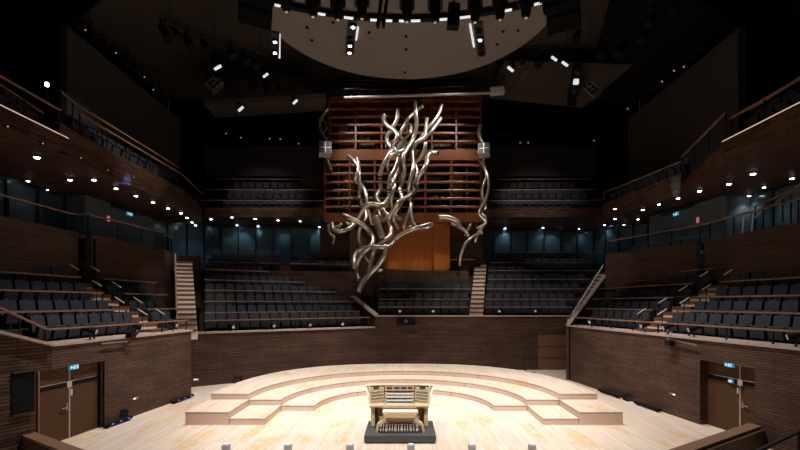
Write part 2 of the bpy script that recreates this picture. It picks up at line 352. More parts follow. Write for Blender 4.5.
# ---- doors
def double_door(nm,P,d,n,t0,t1,split,top,swap,depth=.3):
    """leaves stand `depth` behind the wall face"""
    a=pt(P,d,n,t0,depth); b=pt(P,d,n,t1,depth); o=None; sd=1 if n.dot(Vector((-d.y,d.x)))>0 else -1
    m=MB(); ms=t0+(t1-t0)*split
    for k,(u,v) in enumerate(((t0,ms-.02),(ms+.02,t1))):
        lf=MB().wallseg(pt(P,d,n,u,depth),pt(P,d,n,v,depth),0.02,top,.06,sd)
        if o is None: o=tag(lf.build(nm,'door_wood'),kind='structure')
        else: lf.build('door_leaf','door_wood',o)
        # vision strip with its frame
        MB().wallseg(pt(P,d,n,u+.04,depth-.012),pt(P,d,n,v-.04,depth-.012),top-.64,top-.50,.02,sd).build('glass_strip','black',o)
        MB().wallseg(pt(P,d,n,u+.04,depth-.02),pt(P,d,n,v-.04,depth-.02),top-.50,top-.485,.03,sd).build('strip_frame','steel',o)
    MB().wallseg(pt(P,d,n,ms-.025,depth-.02),pt(P,d,n,ms+.025,depth-.02),0,top,.03,sd).build('meeting_strip','ledge_wood',o)
    MB().wallseg(pt(P,d,n,ms-.10,depth-.03),pt(P,d,n,ms+.08,depth-.03),top-.68,top-.48,.03,sd).build('plate','steel',o)
    hx=ms-.12 if not swap else ms+.12
    MB().bar(pt(P,d,n,hx,depth-.06,1.02),pt(P,d,n,hx+(-.22 if not swap else .22),depth-.06,1.0),.03,.03).build('door_handle','steel',o)
    MB().bar(pt(P,d,n,hx,depth-.03,.92),pt(P,d,n,hx,depth-.03,1.14),.05,.03,(1,0,0)).build('lock_plate','steel',o)
    MB().bar(pt(P,d,n,ms+.06,depth-.03,top-.95),pt(P,d,n,ms+.06,depth-.03,top-.75),.05,.03,(1,0,0)).build('lock_case','white_sheet',o)
    for u in (t0-.04,t1):
        MB().wallseg(pt(P,d,n,u,0.02),pt(P,d,n,u+.04,0.02),0,top,depth,sd).build('door_jamb','black_metal' if (u==t1)!=swap else 'rail_wood',o)  # far jamb coloured black, painting the shade inside the recess
    return o
double_door('door_1',OL,dL,nL,tpx(OL,dL,nL,35.5,.15),tpx(OL,dL,nL,97.5,.15),.50,2.3,False,.15)
double_door('door_2',OR,dR,nR,tpx(OR,dR,nR,755,.0),tpx(OR,dR,nR,707.5,.3),.38,2.3,False,.3)
o=tag(MB().wallseg((8.62,29.33),(10.68,29.33),0,2.3,.05).build('door_3','door_wood_light'),kind='structure')
for z in (.75,1.5): MB().wallseg((8.64,29.31),(10.66,29.31),z,z+.02,.02).build('groove','black',o)

# ---- exit signs
def exit_sign(c,d,n,w,h,label,nm='exit_sign',mt='sign_cyan',flip=1):
    c=Vector(c); t=thing(nm,c,label,'sign'); R=Matrix(((d.x,-n.x,0),(d.y,-n.y,0),(0,0,1)))  # local x along wall, local y toward the room
    MB().box(c,(w,.06,h),R).build('case',mt,t)
    f=lambda x,z:c+R@Vector((x*flip*w,.035,z*h))
    if mt=='sign_cyan':
        m=MB(); m.bar(f(-.40,0),f(-.16,0),.012,.16*h); m.bar(f(-.40,0),f(-.30,.22),.012,.12*h); m.bar(f(-.40,0),f(-.30,-.22),.012,.12*h); m.build('arrow','sign_white',t)
        m=MB(); m.bar(f(.02,.28),f(.07,.28),.012,.2*h); m.bar(f(.02,.2),f(-.02,-.1),.012,.16*h); m.bar(f(-.02,-.1),f(.07,-.36),.012,.1*h); m.bar(f(-.02,-.1),f(-.08,-.36),.012,.1*h); m.bar(f(.0,.12),f(.1,.0),.012,.09*h); m.build('running_figure','sign_white',t)
        m=MB(); m.bar(f(.30,-.38),f(.30,.38),.012,.22*w,(0,0,1)); m.build('doorway','sign_white',t)
    return t
def onplane(O,n,px,py,off=0):
    d=Vector(((px-CX)/F,1.0)); k=(O.dot(n)+off)/d.dot(n); return at(px,py,k)
p=onplane(OL,nL,73.5,367,.02); exit_sign(p,dL,nL,.34,.15,'cyan exit sign above the left stage door','exit_sign',flip=1)
p=onplane(OR,nR,729.5,365,.0); exit_sign(p,-dR,nR,.34,.13,'cyan exit sign above the right stage door')
p=onplane(OR,nR,731,381,.26); exit_sign(p,-dR,nR,.17,.11,'small cyan exit sign on the glass strip of right stage door')
p=Vector((-16.2,26.9,9.55)); exit_sign(p,Vector((0,1)),Vector((-1,0)),.5,.2,'lit exit sign hanging under the left balcony'); 
t=thing('sign_rail',(-16.2,26.9,9.75),'black rail carrying the exit sign under the left balcony','rail'); MB().bar((-16.2,25.3,9.72),(-16.2,28.3,9.72),.12,.14).build('track','black_metal',t); MB().cyl((-16.2,25.6,9.75),(-16.2,25.6,9.92),.02).build('hanger','black_metal',t); MB().cyl((-16.2,28,9.75),(-16.2,28,9.92),.02).build('hanger','black_metal',t)
p=Vector((15.75,26.4,9.45)); exit_sign(p,Vector((0,-1)),Vector((1,0)),.5,.2,'lit exit sign hanging under the right balcony')
t=thing('sign_rail',(15.75,26.4,9.6),'black rail carrying the exit sign under the right balcony','rail'); MB().bar((15.75,24.9,9.62),(15.75,27.8,9.62),.12,.14).build('track','black_metal',t); MB().cyl((15.75,25.2,9.65),(15.75,25.2,9.83),.02).build('hanger','black_metal',t); MB().cyl((15.75,27.5,9.65),(15.75,27.5,9.83),.02).build('hanger','black_metal',t)
exit_sign((-16.46,25.4,9.0),Vector((0,1)),Vector((-1,0)),.16,.3,'small red wall sign beside the left upper exit','wall_sign','sign_red')
exit_sign((16.1,25.0,8.85),Vector((0,-1)),Vector((1,0)),.16,.3,'small red wall sign beside the right upper exit','wall_sign','sign_red')

# ================================================================== STAGE
AX,AY=0.0,18.15
U=.232
radii=[3.56,4.88,6.18]
segs=[(0,53,'right-hand'),(53,127,'middle'),(127,180,'left-hand')]
def arcp(r,a): return (AX+r*math.cos(math.radians(a)),AY+r*math.sin(math.radians(a)))
OUT=[(7.69,0),(7.75,1.2),(7.5,2.6),(6.8,5.3),(5.7,6.9),(4.5,7.95),(3.0,8.6),(1.6,8.85),(0,8.9)]
def outer(a):
    """radius of the rear edge at angle a (deg)"""
    c=math.cos(math.radians(a)); s_=math.sin(math.radians(a)); n=2.5
    return 1.0/((abs(c)/7.69)**n+(abs(s_)/8.95)**n)**(1/n)
def riser(nm,poly,z,label,grp):
    c=Vector((sum(p[0] for p in poly)/len(poly),sum(p[1] for p in poly)/len(poly),0))
    t=thing(nm,c,label,'stage riser',grp)
    MB().prism(poly,z-.04,z).build('deck','riser_planks',t)
    k=len(poly); cc=Vector((c.x,c.y))
    MB().prism([(Vector(p)-(Vector(p)-cc).normalized()*.012) for p in poly],0.0,z-.06,top=False).build('skirt','shaded_riser_wood',t)
    MB().prism([(Vector(p)-(Vector(p)-cc).normalized()*.004) for p in poly],z-.06,z-.04,top=False,bot=False).build('edge_trim','seat_trim',t)
tn=['lowest','middle','highest']
for k in range(3):
    for a0,a1,nm in segs:
        n=14; A=[a0+(a1-a0)*i/n for i in range(n+1)]
        A=[a0+.04 if i==0 and a0>0 else a for i,a in enumerate(A)]
        inn=[arcp(radii[k],a) for a in A]
        out=[arcp(radii[k+1]-.012 if k<2 else outer(a),a) for a in A]
        riser('curved_riser',inn+out[::-1],U*(k+1),f'pale wood curved riser section, {nm} part of the {tn[k]} stage tier','curved stage risers')
Yf=F*H/122
for sgn,side in ((-1,'left'),(1,'right')):
    riser('riser_block',[(sgn*4.90,AY-.012),(sgn*6.16,AY-.012),(sgn*6.16,Yf),(sgn*4.90,Yf)],U,f'low pale wood block at the {side} end of the middle riser tier','riser blocks')
    riser('riser_block',[(sgn*6.18,AY-.012),(sgn*7.72,AY-.012),(sgn*7.72,Yf),(sgn*6.18,Yf)],2*U,f'tall pale wood block at the {side} front corner of the risers','riser blocks')
# parapets at the front corners
struct(MB().bar((-10.9,13.1,.54),(-7.4,10.9,.54),.34,.1),'trim_7','door_wood_light'); struct(MB().wallseg((-7.35,10.95),(-10.85,13.15),0,.5,.25),'wall_left','walnut_slats')
struct(MB().bar((10.75,13.95,.54),(6.2,11.0,.54),.36,.1),'trim_8','door_wood_light'); struct(MB().wallseg((10.75,13.9),(6.2,10.95),0,.5,.25),'wall_right','walnut_slats')

# footlights
for i,px in enumerate((226,288,350,411,472,532)):
    c=at(px,447,13.15); c.z=0
    w_=['first','second','third','fourth','fifth','sixth'][i]
    t=thing('stage_monitor',c,f'small grey floor lamp on the front stage edge, {w_} from left','lamp','front edge floor lamps')
    MB().box((c.x,c.y,.11),(.21,.16,.21)).build('housing','grey_box',t,bevel=.015)
    MB().box((c.x,c.y+.02,.225),(.15,.12,.03)).build('cover','white_sheet',t,bevel=.008)
    MB().box((c.x,c.y,.01),(.28,.22,.02)).build('foot','black_metal',t)

# ---- organ console
px0=-.12
pod=thing('console_platform',(px0,14.75,0),'dark grey wheeled platform under the organ console','platform')
MB().box((px0,14.78,.15),(2.2,1.72,.24)).build('deck','podium',pod,bevel=.03)
MB().box((px0,14.78,.02),(2.08,1.6,.035)).build('plinth','black',pod)
Zp=.27; con=thing('organ_console',(-.15,15.1,Zp),'pale wooden organ console with four white keyboards on a dark platform','organ console')
cx=-.15
MB().box((cx,15.32,Zp+.36),(1.74,.08,.72)).build('back_panel','console_wood',con)
for s in (-1,1):
    MB().box((cx+s*.87,15.14,Zp+.34),(.13,.46,.68)).build('side_pillar','console_wood',con,bevel=.01)
    MB().box((cx+s*.66,15.24,Zp+.34),(.10,.2,.68)).build('inner_pillar','console_wood',con,bevel=.01)
MB().box((cx,15.02,Zp+.70),(1.92,.66,.07)).build('key_desk','console_wood',con,bevel=.012)
MB().box((cx,14.72,Zp+.69),(1.1,.05,.11)).build('key_slip','console_white',con,bevel=.01)
for k in range(4):
    y=14.78+k*.105; z=Zp+.755+k*.088
    kb=MB().box((cx,y+.06,z),(.86,.15,.03)).build('keyboard','key_white',con)
    m=MB()
    for q in range(36):
        if q%7 in (2,6): continue
        m.box((cx-.42+q*.0235+.012,y+.085,z+.022),(.010,.09,.016))
    m.build('sharps','black',kb)
    for s in (-1,1): MB().box((cx+s*.455,y+.06,z+.005),(.05,.15,.06)).build('key_cheek','console_wood',kb)
MB().box((cx,15.30,Zp+1.19),(.98,.05,.20),Matrix.Rotation(-.25,3,'X')).build('tablet_board','console_wood',con)
m=MB()
for q in range(22):
    if q%6==5: continue
    m.box((cx-.42+q*.04,15.262,Zp+1.185),(.026,.02,.075),Matrix.Rotation(-.25,3,'X'))
m.build('stop_tablets','black',con)
for s in (-1,1):
    R=rz(-s*.42)@Matrix.Rotation(-.22,3,'X'); c=Vector((cx+s*.76,15.10,Zp+.98))
    j=MB().box(c,(.52,.07,.52),R).build('stop_jamb','console_wood',con,bevel=.008)
    for r in range(4):
        MB().box(c+R@Vector((0,-.05,-.17+r*.10)),(.42,.05,.028),R).build('stop_shelf','console_white',j)
    m=MB()
    for r in range(4):
        for q in range(7): m.cyl(c+R@Vector((-.18+q*.06,-.03,-.135+r*.10)),c+R@Vector((-.18+q*.06,-.085,-.135+r*.10)),.014,8)
    m.build('drawknobs','steel',j)
    MB().box(c+R@Vector((0,-.02,.23)),(.2,.05,.05),R).build('display','black',j)
    # white outer cheek, leaning outward
    m=MB(); a=[(cx+s*.95,14.80,Zp+.62),(cx+s*1.03,14.86,Zp+.98),(cx+s*1.13,15.05,Zp+1.22),(cx+s*1.12,15.42,Zp+1.29),(cx+s*.98,15.40,Zp+.62)]
    A=[Vector(q) for q in a]; o_=Vector((-s*.06,0,0)); m.face(A if s>0 else A[::-1]); m.face([q+o_ for q in (A[::-1] if s>0 else A)])
    for i in range(5):
        f=[A[i],A[i]+o_,A[(i+1)%5]+o_,A[(i+1)%5]]; m.face(f if s>0 else f[::-1])
    m.build('side_cheek','console_white',con)
m=MB(); m.prism([(cx-1.12,15.10),(cx-.62,15.26),(cx+.62,15.26),(cx+1.12,15.10),(cx+1.06,15.40),(cx+.95,15.44),(cx-.95,15.44),(cx-1.06,15.40)],Zp+1.27,Zp+1.305); m.build('cornice','console_white',con,bevel=.01)
MB().box((cx,15.41,Zp+1.0),(2.0,.05,.62)).build('rear_panel','console_wood',con)
# pedals
for q in range(30):
    x=cx-.58+q*.04; sharp=q%12 in (1,3,6,8,10)
    o=MB().box((x,14.42 if not sharp else 14.55,Zp+(.09 if not sharp else .12)),(.026,.62 if not sharp else .26,.045),Matrix.Rotation(.04,3,'X')).build('pedal','black' if sharp else 'console_white',con)
    if sharp: tag(o,'black pedal')
MB().box((cx,14.76,Zp+.2),(1.3,.05,.34)).build('knee_board','console_wood',con)
m=MB()
for q in range(9): m.cyl((cx-.36+q*.09,14.73,Zp+.31),(cx-.36+q*.09,14.70,Zp+.31),.022,8)
m.build('toe_pistons','copper',con)
bn=thing('organ_bench',(cx,14.35,Zp),'pale wooden organ bench with flared legs in front of the console','bench')
MB().box((cx+.03,14.42,Zp+.60),(1.12,.36,.07)).build('seat','console_white',bn,bevel=.015)
MB().box((cx+.03,14.27,Zp+.50),(1.06,.04,.14)).build('apron','console_wood',bn,bevel=.008)
MB().box((cx+.03,14.56,Zp+.30),(1.2,.04,.10)).build('stretcher','console_wood',bn)
for s in (-1,1):
    path=[(.46,.56),(.47,.45),(.50,.36),(.57,.30),(.66,.25),(.70,.18),(.715,.08),(.74,.0)]
    m=MB()
    for (x0,z0),(x1,z1) in zip(path[:-1],path[1:]):
        m.bar((cx+.03+s*x0,14.28,Zp+z0),(cx+.03+s*x1,14.28,Zp+z1),.30,.07,(0,1,0)) if 0 else m.bar((cx+.03+s*x0,14.30,Zp+z0+.01),(cx+.03+s*x1,14.30,Zp+z1-.0),.07,.26,(0,1,0))
    m.build('leg','console_wood',bn)

# ---- black lamps and boxes along the stage walls
def floor_lamp_bar(a,b,label):
    a=Vector(a);b=Vector(b); c=(a+b)/2; t=thing('floor_light_bar',(c.x,c.y,0),label,'stage light')
    MB().bar((a.x,a.y,.10),(b.x,b.y,.10),.16,.10).build('housing','black',t,bevel=.01)
    for k in (.12,.88):
        p=a.lerp(b,k); MB().bar((p.x,p.y,0),(p.x,p.y,.06),.22,.05,(1,0,0)).build('foot','black_metal',t)
    for k in (.2,.5,.8):
        p=a.lerp(b,k); d=(b-a).normalized(); n=Vector((d.y,-d.x)) if a.x<0 else Vector((-d.y,d.x)); n=n if n.x*(-a.x)>0 else -n
        MB().bar((p.x+n.x*.08,p.y+n.y*.08,.1),(p.x+n.x*.085+d.x*.10,p.y+n.y*.085+d.y*.10,.1),.012,.035).build('diode','led_blue' if a.x<0 else 'black',t)
    return t
lw=lambda t,s: pt(OL,dL,nL,t,s)
lt=lambda px:tpx(OL,dL,nL,px,-.2); rt=lambda px:tpx(OR,dR,nR,px,-.2)
floor_lamp_bar(lw(lt(104),-.2),lw(lt(131),-.2),'black light bar with blue diodes beside the left stage door')
floor_lamp_bar(lw(lt(172),-.2),lw(lt(192.5),-.2),'black light bar at the far end of the left stage wall')
rw=lambda t,s: pt(OR,dR,nR,t,s)
floor_lamp_bar(rw(rt(660),-.2),rw(rt(635),-.2),'black light bar along the right wall nearest the door')
floor_lamp_bar(rw(rt(620),-.2),rw(rt(599),-.2),'black light bar at the far end of the right stage wall')
def small_box(nm,p,size,label,cat,mt='black'):
    t=thing(nm,(p[0],p[1],p[2] if len(p)>2 else 0),label,cat); z=p[2] if len(p)>2 else 0
    MB().box((p[0],p[1],z+size[2]/2),size).build('cabinet',mt,t,bevel=.02)
    MB().box((p[0],p[1]-size[1]/2-.005,z+size[2]/2),(size[0]*.8,.02,size[2]*.8)).build('grille','dark_grey',t); return t
small_box('speaker',(*lw(lt(128),-.02),),(.22,.28,.4),'small black speaker beside the left wall light bar','speaker')
small_box('speaker',(*rw(rt(625),-.1),),(.25,.4,.28),'small black box between the two right wall light bars','speaker')
p=at(238,381,24.4); small_box('speaker',(p.x,p.y,0),(.36,.3,.34),'small black box on the floor by the back left wall','speaker')
p=at(406,321,29.15); t=thing('wall_speaker',(p.x,29.28,p.z-.3),'small black box mounted below the back ledge behind the console','speaker'); MB().box((p.x,29.18,p.z),(1.2,.2,.5)).build('cabinet','black',t,bevel=.02); MB().cyl((p.x,29.08,p.z),(p.x,29.05,p.z),.12,12).build('lens','lens',t)
def stand(px,py0,py1,Y,label):
    b=at(px,py1,Y); h=(py1-py0)*Y/F; zb=max(0,b.z); t=thing('microphone_stand',(b.x,b.y,zb),label,'stand')
    MB().cyl((b.x,b.y,zb),(b.x,b.y,zb+h),.025,8).build('pole','black_metal',t); MB().cyl((b.x,b.y,zb),(b.x,b.y,zb+.04),.18,14).build('base','black_metal',t)
    MB().cyl((b.x,b.y,zb+h),(b.x+.02,b.y-.12,zb+h+.03),.03,8).build('head','black',t)
stand(299.5,357,370,26.9,'thin black pole stand against the back left wall'); stand(525,350,372,27.4,'thin black pole stand by the back right door')
p=at(515,371.3,27.4); floor_lamp_bar((p.x-1.2,p.y),(p.x+1.2,p.y),'black light bar on the floor below the back wall')
# wall sockets: small lit markers
for px,py,P,n,lab in ((133,399,OL,nL,'left stage wall'),(675.5,395,OR,nR,'right stage wall')):
    p=onplane(P,n,px,py,-.01); t=thing('marker_light',p,f'small bluish marker light on the {lab}','light'); d=dL if px<400 else dR
    MB().bar((p.x,p.y,p.z),(p.x+d.x*.3,p.y+d.y*.3,p.z),.03,.07).build('plate','steel',t)
    MB().bar((p.x-n.x*.02,p.y-n.y*.02,p.z),(p.x+d.x*.12-n.x*.02,p.y+d.y*.12-n.y*.02,p.z),.02,.05).build('lens','lamp_soft',t)
p=at(196,379.5,22.2); t=thing('marker_light',p,'small bluish marker light at the left corner of the back wall','light'); MB().box(p,(.26,.04,.1)).build('plate','steel',t); MB().box((p.x,p.y-.03,p.z),(.2,.02,.06)).build('lens','lamp_soft',t)
# wall panel louvre near the left edge
nq=Vector((-ed.y,ed.x)); a=onplane(q0,nq,10.5,394,0); b=onplane(q0,nq,33.5,391,0)
t=thing('wall_loudspeaker',((a.x+b.x)/2,(a.y+b.y)/2,1.2),'black grille panel set in the slatted wall left of the left stage door','wall speaker')
w=MB().wallseg((a.x+.03,a.y),(b.x+.03,b.y),1.2,2.36,.05); w.build('panel','black',t)
MB().bar((a.x+.05,a.y,2.37),(b.x+.05,b.y,2.37),.06,.03).build('frame','door_wood',t); MB().bar((a.x+.05,a.y,1.19),(b.x+.05,b.y,1.19),.06,.03).build('frame','door_wood',t)
for px0_,py0_,px1_,py1_,P,n,lab in ((101,343.5,127,341,OL,nL,'left'),(667,339,697,345,OR,nR,'right')):
    a=onplane(P,n,px0_,py0_,-.12); b=onplane(P,n,px1_,py1_,-.12); t=thing('wall_pipe',a,f'thin pale tube hung along the {lab} stage wall below the ledge','tube')
    MB().cyl(a,b,.03,8).build('tube','steel',t)
    for k in (.1,.9):
        q=a.lerp(b,k); MB().bar(q,(q.x+n.x*.13,q.y+n.y*.13,q.z),.03,.03).build('bracket','black_metal',t)
# ================================================================== TERRACES, SEATS, RAILS, STAIRS
def rail(pts, label, hgt=.55, cat='rail', step=1.7, nm='guard_rail', mt='rail_wood', th=.055, group=None, drop=None):
    """wooden handrail through 3D points on thin dark posts"""
    pts=[Vector(p) for p in pts]
    t=thing(nm,(pts[0].x,pts[0].y,pts[0].z-hgt),label,cat,group)
    m=MB()
    for a,b in zip(pts[:-1],pts[1:]): m.bar(a,b,.085,th)
    m.build('handrail',mt,t)
    for a,b in zip(pts[:-1],pts[1:]):
        L=(b-a).length; n=max(1,round(L/step))
        for i in range(n+1):
            if i==0 and a is not pts[0]: continue
            p=a.lerp(b,min(max(i/n,.06/max(L,.1)),1-.06/max(L,.1)))
            MB().bar((p.x,p.y,p.z-hgt),(p.x,p.y,p.z-th/2),.045,.045,(1,0,0)).build('post','black_metal',t)
    return t
SEATS=[]
def row(O,d,n,s,z,t0,t1,ns,phrase,depth=1.05,base=None,count_from='start',seats=True,off=.72,side_word='left',slab_=True,pitch=.0):
    a=pt(O,d,n,t0,s);b=pt(O,d,n,t1,s);c=pt(O,d,n,t1,s+depth);e=pt(O,d,n,t0,s+depth)
    if slab_: struct(MB().prism([a,b,c,e],(base if base is not None else z-1.0),z),'floor','terrace')
    if not seats: return
    L=t1-t0; w=L/ns
    for i in range(ns):
        k=i if count_from=='start' else ns-1-i
        p=pt(O,d,n,t0+(i+.5)*w,s+off,z)
        SEATS.append((p,math.atan2(-n.x,n.y),phrase.replace('#',ORD[min(k,24)]),w))
row_words=['front','second','third','fourth','fifth','sixth']
# left block
LZ=[2.95,3.45,4.15,4.85]
for r in range(4):
    s=.42+1.05*r; t0=[.5,-.9,-.6,.3][r]; n0=[8,9,9,8][r]
    row(OL,dL,nL,s,LZ[r],t0,5.2,n0,f'dark upholstered seat, # from the stepped aisle, {row_words[r]} row, left terrace',count_from='end',base=2.2)
    t1=[7.75,8.7,9.5,10.3][r]
    row(OL,dL,nL,s,LZ[r],6.35,t1,[2,4,5,6][r],f'dark upholstered seat, # past the aisle, {row_words[r]} row, left terrace corner',base=2.2)
rz_=[3.5,4.02,4.72,5.38]
def rp(O,d,n,t,s,z): return pt(O,d,n,t,s,z)
rail([(*(e0+ed*2.0),4.55),rp(OL,dL,nL,.05,.18,3.5),rp(OL,dL,nL,7.4,.18,3.5)],'long wooden rail on the front ledge of the left terrace',.45)
for r in range(1,4):
    rail([rp(OL,dL,nL,-1.2 if r<3 else 0,.40+1.05*r,rz_[r]),rp(OL,dL,nL,5.15,.40+1.05*r,rz_[r])],f'wooden rail before the {row_words[r]} seat row of the left terrace')
    rail([rp(OL,dL,nL,6.4,.40+1.05*r,rz_[r]),rp(OL,dL,nL,[0,8.6,9.4,10.2][r],.40+1.05*r,rz_[r])],f'short wooden rail before the {row_words[r]} row past the left aisle')
rail([rp(OL,dL,nL,6.4,4.62,6.05),rp(OL,dL,nL,11,4.62,6.05)],'wooden rail behind the last seats past the left aisle',.6)
# right block
RZ=[2.95,3.43,4.0,4.65,5.35]; rr=[3.5,3.98,4.55,5.2,5.9]
for r in range(5):
    s=.42+1.02*r
    if r<4: row(OR,dR,nR,s,RZ[r],-2.4,5.4,12,f'dark upholstered seat, # from the stepped aisle, {row_words[r]} row, right terrace',count_from='end',base=2.2)
    t1=[11.6,12.55,13.57,14.6,15.45][r]
    row(OR,dR,nR,s,RZ[r],6.8,t1,[7,8,9,11,12][r],f'dark upholstered seat, # past the aisle, {row_words[r]} row, right terrace corner',base=2.2)
    if r: 
        if r<4: rail([rp(OR,dR,nR,-3,s-.02,rr[r]),rp(OR,dR,nR,5.35,s-.02,rr[r])],f'wooden rail before the {row_words[r]} seat row of the right terrace')
        rail([rp(OR,dR,nR,6.85,s-.02,rr[r]),rp(OR,dR,nR,t1,s-.02,rr[r])],f'short wooden rail before the {row_words[r]} row past the right aisle')
rail([rp(OR,dR,nR,-3.5,.18,3.5),rp(OR,dR,nR,11.5,.18,3.5)],'long wooden rail on the front ledge of the right terrace',.45)
struct(MB().wallseg(RT(13.6,4.6),RT(6.8,5.6),2.2,6.0,.2,-1) if 0 else MB().prism([RT(6.8,5.52),RT(13.6,5.52),RT(13.6,5.7),RT(6.8,5.7)],3,5.6),'wall_right','walnut_slats')
# middle-left block
CZ=[2.75,3.2,3.85,4.5,5.15,5.85]; cr=[3.38,3.76,4.39,5.05,5.71,6.41]
ce=[10.5,10.47,10.6,9.63,7.72,5.57]; cn=[16,16,16,14,11,8]
for r in range(6):
    s=.42+.95*r; t0=.75+.19*s
    row(OC,dC,nC,s,CZ[r],t0,ce[r]-.1,cn[r],f'dark upholstered seat, # from the stairs, {row_words[r]} row, middle left block',depth=.95,base=1.8 if r<3 else CZ[r]-1.4,off=.66)
    sr=.14 if r==0 else s-.02
    rail([rp(OC,dC,nC,t0-.15,sr,cr[r]),rp(OC,dC,nC,ce[r],sr,cr[r])],['wooden rail on the front ledge of the middle left block']+[0]*5 and (f'wooden rail before the {row_words[r]} seat row of the middle left block' if r else 'wooden rail on the front ledge of the middle left block'),.55 if r else .62)
rail([rp(OC,dC,nC,2.1,6.1,7.0),rp(OC,dC,nC,5.2,6.1,7.0)],'wooden rail above the top row of the middle left block',.8) if 0 else None
# upper terrace behind it
UZ=[6.45,6.85,7.28]
for r in range(3):
    s=.35+.95*r
    row(OU,dU,nU,s,UZ[r],.3,5.1,8,f'dark seat, # from the left, {row_words[r]} row, upper left terrace',depth=.95,base=5.5)
    row(OU,dU,nU,s,UZ[r],5.9,10.2,7,f'dark seat, # past the pale step, {row_words[r]} row, upper left terrace',depth=.95,base=5.5)
rail([rp(OU,dU,nU,.1,.1,7.05),rp(OU,dU,nU,5.15,.1,7.05)],'long wooden rail along the upper left terrace front',.5)
rail([rp(OU,dU,nU,5.85,.1,7.05),rp(OU,dU,nU,10.6,.1,7.05)],'wooden rail of the upper left terrace next to the organ',.5)
# middle and middle-right blocks
BZ=[3.45,4.0,4.72,5.45,6.15,6.8]; br_=[4.04,4.53,5.27,6.0,6.69,7.36]; be=[10.9,11.8,12.5,13.3,14.2,14.8]
stR=lambda Y: 5.15+.25*(Y-29.4)
for r in range(6):
    s=.42+.97*r; Y=29.3+s
    if r<3:
        row(OB,dB,nB,s,BZ[r],.1,4.15+.25*(Y-29.4)+1.86,10,f'dark upholstered seat, # from the left, {row_words[r]} row, block below the organ',depth=.97,base=2.5,off=.66)
        rail([(-1.7,29.44 if r==0 else Y-.02,br_[r]),(4.1+.25*(Y-29.4),29.44 if r==0 else Y-.02,br_[r])],f'wooden rail before the {row_words[r]} row below the organ')
    x0=stR(Y)+.1
    row(OB,dB,nB,s,BZ[r],x0+1.86,be[r]+1.86,[9,10,10,11,11,12][r],f'dark upholstered seat, # from the central stairs, {row_words[r]} row, middle right block',depth=.97,base=2.5,off=.66)
    rail([(x0-.05,29.44 if r==0 else Y-.02,br_[r]),(be[r],29.44 if r==0 else Y-.02,br_[r])],f'wooden rail before the {row_words[r]} seat row, middle right block')
row(OB,dB,nB,6.6,7.35,9.3,17.2,12,'dark seat, # from the left, back row under the right rear balcony',depth=1.0,base=6)
rail([(7.2,35.85,8.3),(15.2,35.85,8.3)],'wooden rail before the back row under the right rear balcony',.9)
rail([(3.4,33.6,7.5),(5.2,33.6,7.5)],'short dark rail right of the organ niche',.9)
# second tier side seats and rails
row(Vector((14.25,22.3)),Vector((-.292,.956)),Vector((.956,.292)),.25,6.75,.3,6.0,8,'dark seat, # from the far end, tier above the right terrace',count_from='end',base=6.2)
row(Vector((-14.05,20.5)),Vector((.0525,.9986)),Vector((-.9986,.0525)),.3,6.55,.2,2.3,4,'dark seat, # from the front, tier above the left terrace',base=6.2)
rail([(-14.75,12,8.25),(-14.7,20.3,8.25),(-14.2,20.6,8.3),(-13.9,26.2,8.35),(-14.4,28.3,8.3)],'long rail on top of the left second tier wall',.95)
rail([(-17.0,15.0,8.9),(-15.2,17.2,8.2)],'sloping wooden handrail at the left edge of the second tier',.9)
rail([(14.65,12,8.15),(14.65,21.9,8.15),(14.4,22.3,8.1),(12.6,28.1,8.1)],'long rail on top of the right second tier wall',.9)
rail([(15.6,20.3,8.6),(15.6,16.5,9.0)],'upper handrail on the right second tier',1.4); rail([(14.9,19.4,7.9),(14.9,16.5,8.95)],'sloping wooden handrail on the right second tier',.9)
# balcony seats and rails
row(Vector((-13.05,18.1)),Vector((-.01,1)),Vector((-1,-.01)),.3,11.1,.3,9.2,13,'dark seat, # from the near end, left side balcony',base=10.9,off=.3)
row(Vector((-12.55,8)),Vector((0,1)),Vector((-1,0)),.3,10.4,4.0,8.2,7,'dark seat, # from the far end, near left balcony',count_from='end',base=10.2,off=.3)
row(Vector((12.15,8)),Vector((0,1)),Vector((1,0)),.3,10.4,3.0,8.8,9,'dark seat, # from the far end, near right balcony',count_from='end',base=10.2,off=.3)
row(Vector((14.0,23.02)),Vector((-.124,.992)),Vector((.992,.124)),.3,10.85,.3,7.0,10,'dark seat, # from the near end, right side balcony',base=10.6,off=.3)
rail([(-12.75,9,11.5),(-12.75,16.9,11.45)],'wooden rail of the near left balcony',1.1); rail([(-13.3,10,12.0),(-13.3,16.8,11.3)],'upper wooden rail of the near left balcony',1.3)
rail([(-12.95,17.2,12.3),(-13.2,18.2,12.3),(-13.3,27,12.3)],'upper wooden rail of the left side balcony',1.2)
rail([(-13.05,18.3,11.9),(-13.12,27,11.9),(-14.1,32,11.9)],'lower wooden rail of the left side balcony',.8)
rail([(12.3,9,11.3),(12.3,17.2,11.25)],'wooden rail of the near right balcony',.9); rail([(12.8,10,11.9),(12.9,17,11.5)],'upper wooden rail of the near right balcony',1.4)
rail([(12.3,17.4,11.6),(13.9,22.8,11.6)],'wooden rail at the corner of the right balcony',.9)
rail([(14.1,23.2,11.5),(13.25,30.2,11.6),(14.1,32.1,11.6)],'wooden rail of the right side balcony',.8)
RZB=[10.88,11.95,13.05,14.15]
